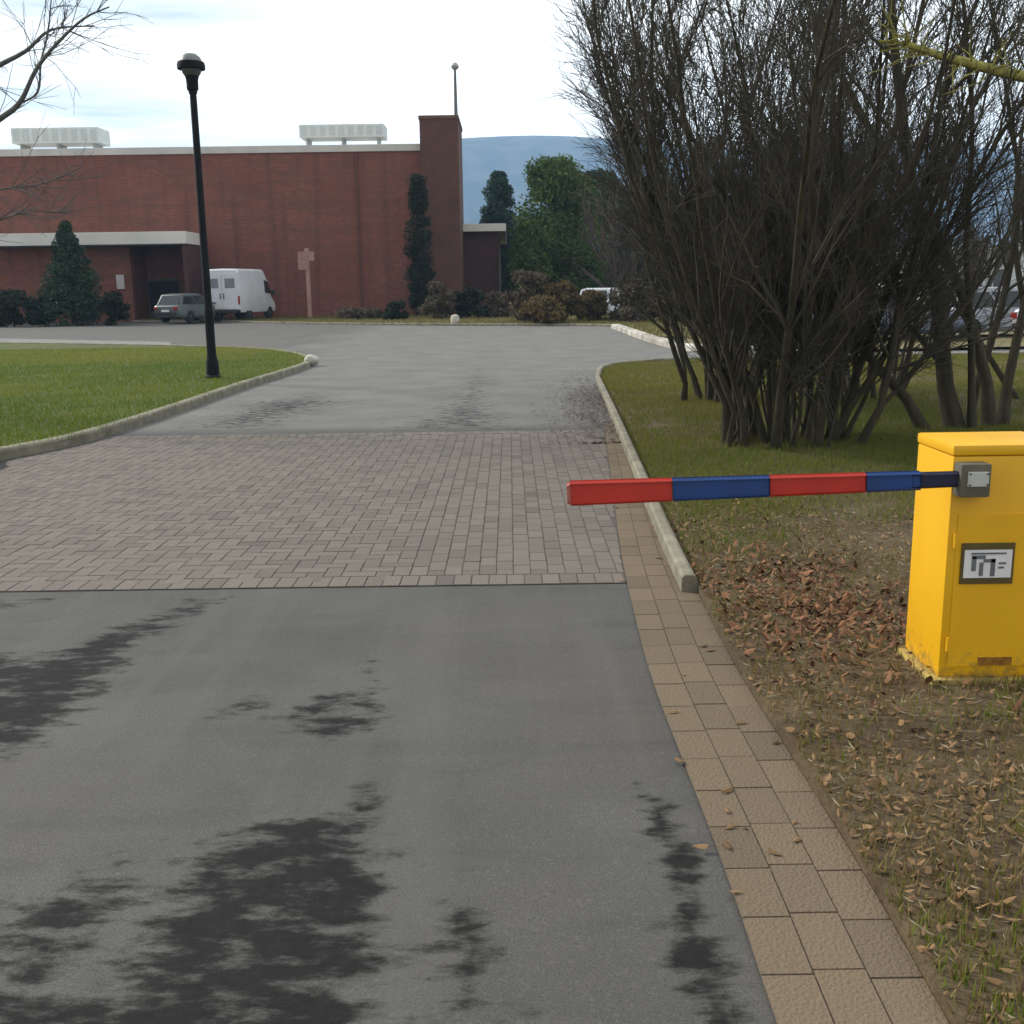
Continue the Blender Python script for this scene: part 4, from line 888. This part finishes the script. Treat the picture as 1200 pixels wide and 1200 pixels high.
# ------------------------------------------------------------------ light
SUN_AZ, SUN_EL = rad(-62), rad(34)            # azimuth from +Y towards +X
sd = Vector((math.sin(SUN_AZ)*math.cos(SUN_EL), math.cos(SUN_AZ)*math.cos(SUN_EL), math.sin(SUN_EL)))
sl = bpy.data.lights.new('sun', 'SUN'); sl.energy = 3.0; sl.angle = rad(12); sl.color = (1, .95, .86)
so = bpy.data.objects.new('sun', sl); COL.objects.link(so); so.rotation_euler = (-sd).to_track_quat('-Z', 'Y').to_euler(); so.location = (-20, 10, 40)
w = bpy.data.worlds.new('World'); S.world = w; w.use_nodes = True; nt = w.node_tree; L = nt.links
bg = nt.nodes['Background']; bg.inputs[1].default_value = .10
sky = nd(nt, 'ShaderNodeTexSky', sky_type='NISHITA'); sky.sun_disc = False; sky.sun_elevation = SUN_EL; sky.sun_rotation = SUN_AZ % (2*math.pi); sky.air_density = 1.2; sky.dust_density = 3
tc = nd(nt, 'ShaderNodeTexCoord'); mp = nd(nt, 'ShaderNodeMapping'); mp.inputs['Scale'].default_value = (1.6, 1.6, 15); L.new(tc.outputs['Generated'], mp.inputs[0])
n1 = nd(nt, 'ShaderNodeTexNoise'); n1.inputs['Scale'].default_value = 1.7; n1.inputs['Detail'].default_value = 7; n1.inputs['Roughness'].default_value = .55; L.new(mp.outputs[0], n1.inputs[0])
sep = nd(nt, 'ShaderNodeSeparateXYZ'); L.new(tc.outputs['Generated'], sep.inputs[0])
# thinner cloud towards the left, thick and white elsewhere
lx = nd(nt, 'ShaderNodeMapRange'); lx.inputs[1].default_value = -.08; lx.inputs[2].default_value = -.34; lx.inputs[3].default_value = 0; lx.inputs[4].default_value = 1; L.new(sep.outputs[0], lx.inputs[0])
r1n = nd(nt, 'ShaderNodeMapRange'); r1n.inputs[1].default_value = .36; r1n.inputs[2].default_value = .62; r1n.inputs[3].default_value = 0; r1n.inputs[4].default_value = 1; L.new(n1.outputs[0], r1n.inputs[0])
ml = nd(nt, 'ShaderNodeMath', operation='MULTIPLY'); L.new(lx.outputs[0], ml.inputs[0]); L.new(r1n.outputs[0], ml.inputs[1])
mc = nd(nt, 'ShaderNodeMix', data_type='RGBA'); mc.inputs[6].default_value = (13.6, 13.9, 13.6, 1); mc.inputs[7].default_value = (2.6, 3.5, 4.2, 1); L.new(ml.outputs[0], mc.inputs[0])
ms_ = nd(nt, 'ShaderNodeMix', data_type='RGBA'); ms_.inputs[0].default_value = .82; L.new(sky.outputs[0], ms_.inputs[6]); L.new(mc.outputs[2], ms_.inputs[7])
hz1 = nd(nt, 'ShaderNodeMapRange'); hz1.inputs[1].default_value = .05; hz1.inputs[2].default_value = .45; hz1.inputs[3].default_value = 1.45; hz1.inputs[4].default_value = .92; L.new(sep.outputs[2], hz1.inputs[0])
dt = nd(nt, 'ShaderNodeVectorMath', operation='DOT_PRODUCT'); L.new(tc.outputs['Generated'], dt.inputs[0]); dt.inputs[1].default_value = (-.45, .89, 0)
da = nd(nt, 'ShaderNodeMapRange'); da.inputs[1].default_value = -.8; da.inputs[2].default_value = .8; da.inputs[3].default_value = .55; da.inputs[4].default_value = 1.0; L.new(dt.outputs['Value'], da.inputs[0])
mm = nd(nt, 'ShaderNodeMath', operation='MULTIPLY'); L.new(hz1.outputs[0], mm.inputs[0]); L.new(da.outputs[0], mm.inputs[1])
vs_ = nd(nt, 'ShaderNodeVectorMath', operation='SCALE'); L.new(ms_.outputs[2], vs_.inputs[0]); L.new(mm.outputs[0], vs_.inputs['Scale']); L.new(vs_.outputs[0], bg.inputs[0])
S.view_settings.view_transform = 'Standard'; S.view_settings.look = 'None'; S.view_settings.exposure = .5; S.view_settings.gamma = 1
S.cycles.volume_bounces = 1
try: S.cycles.use_denoising = True
except Exception: pass
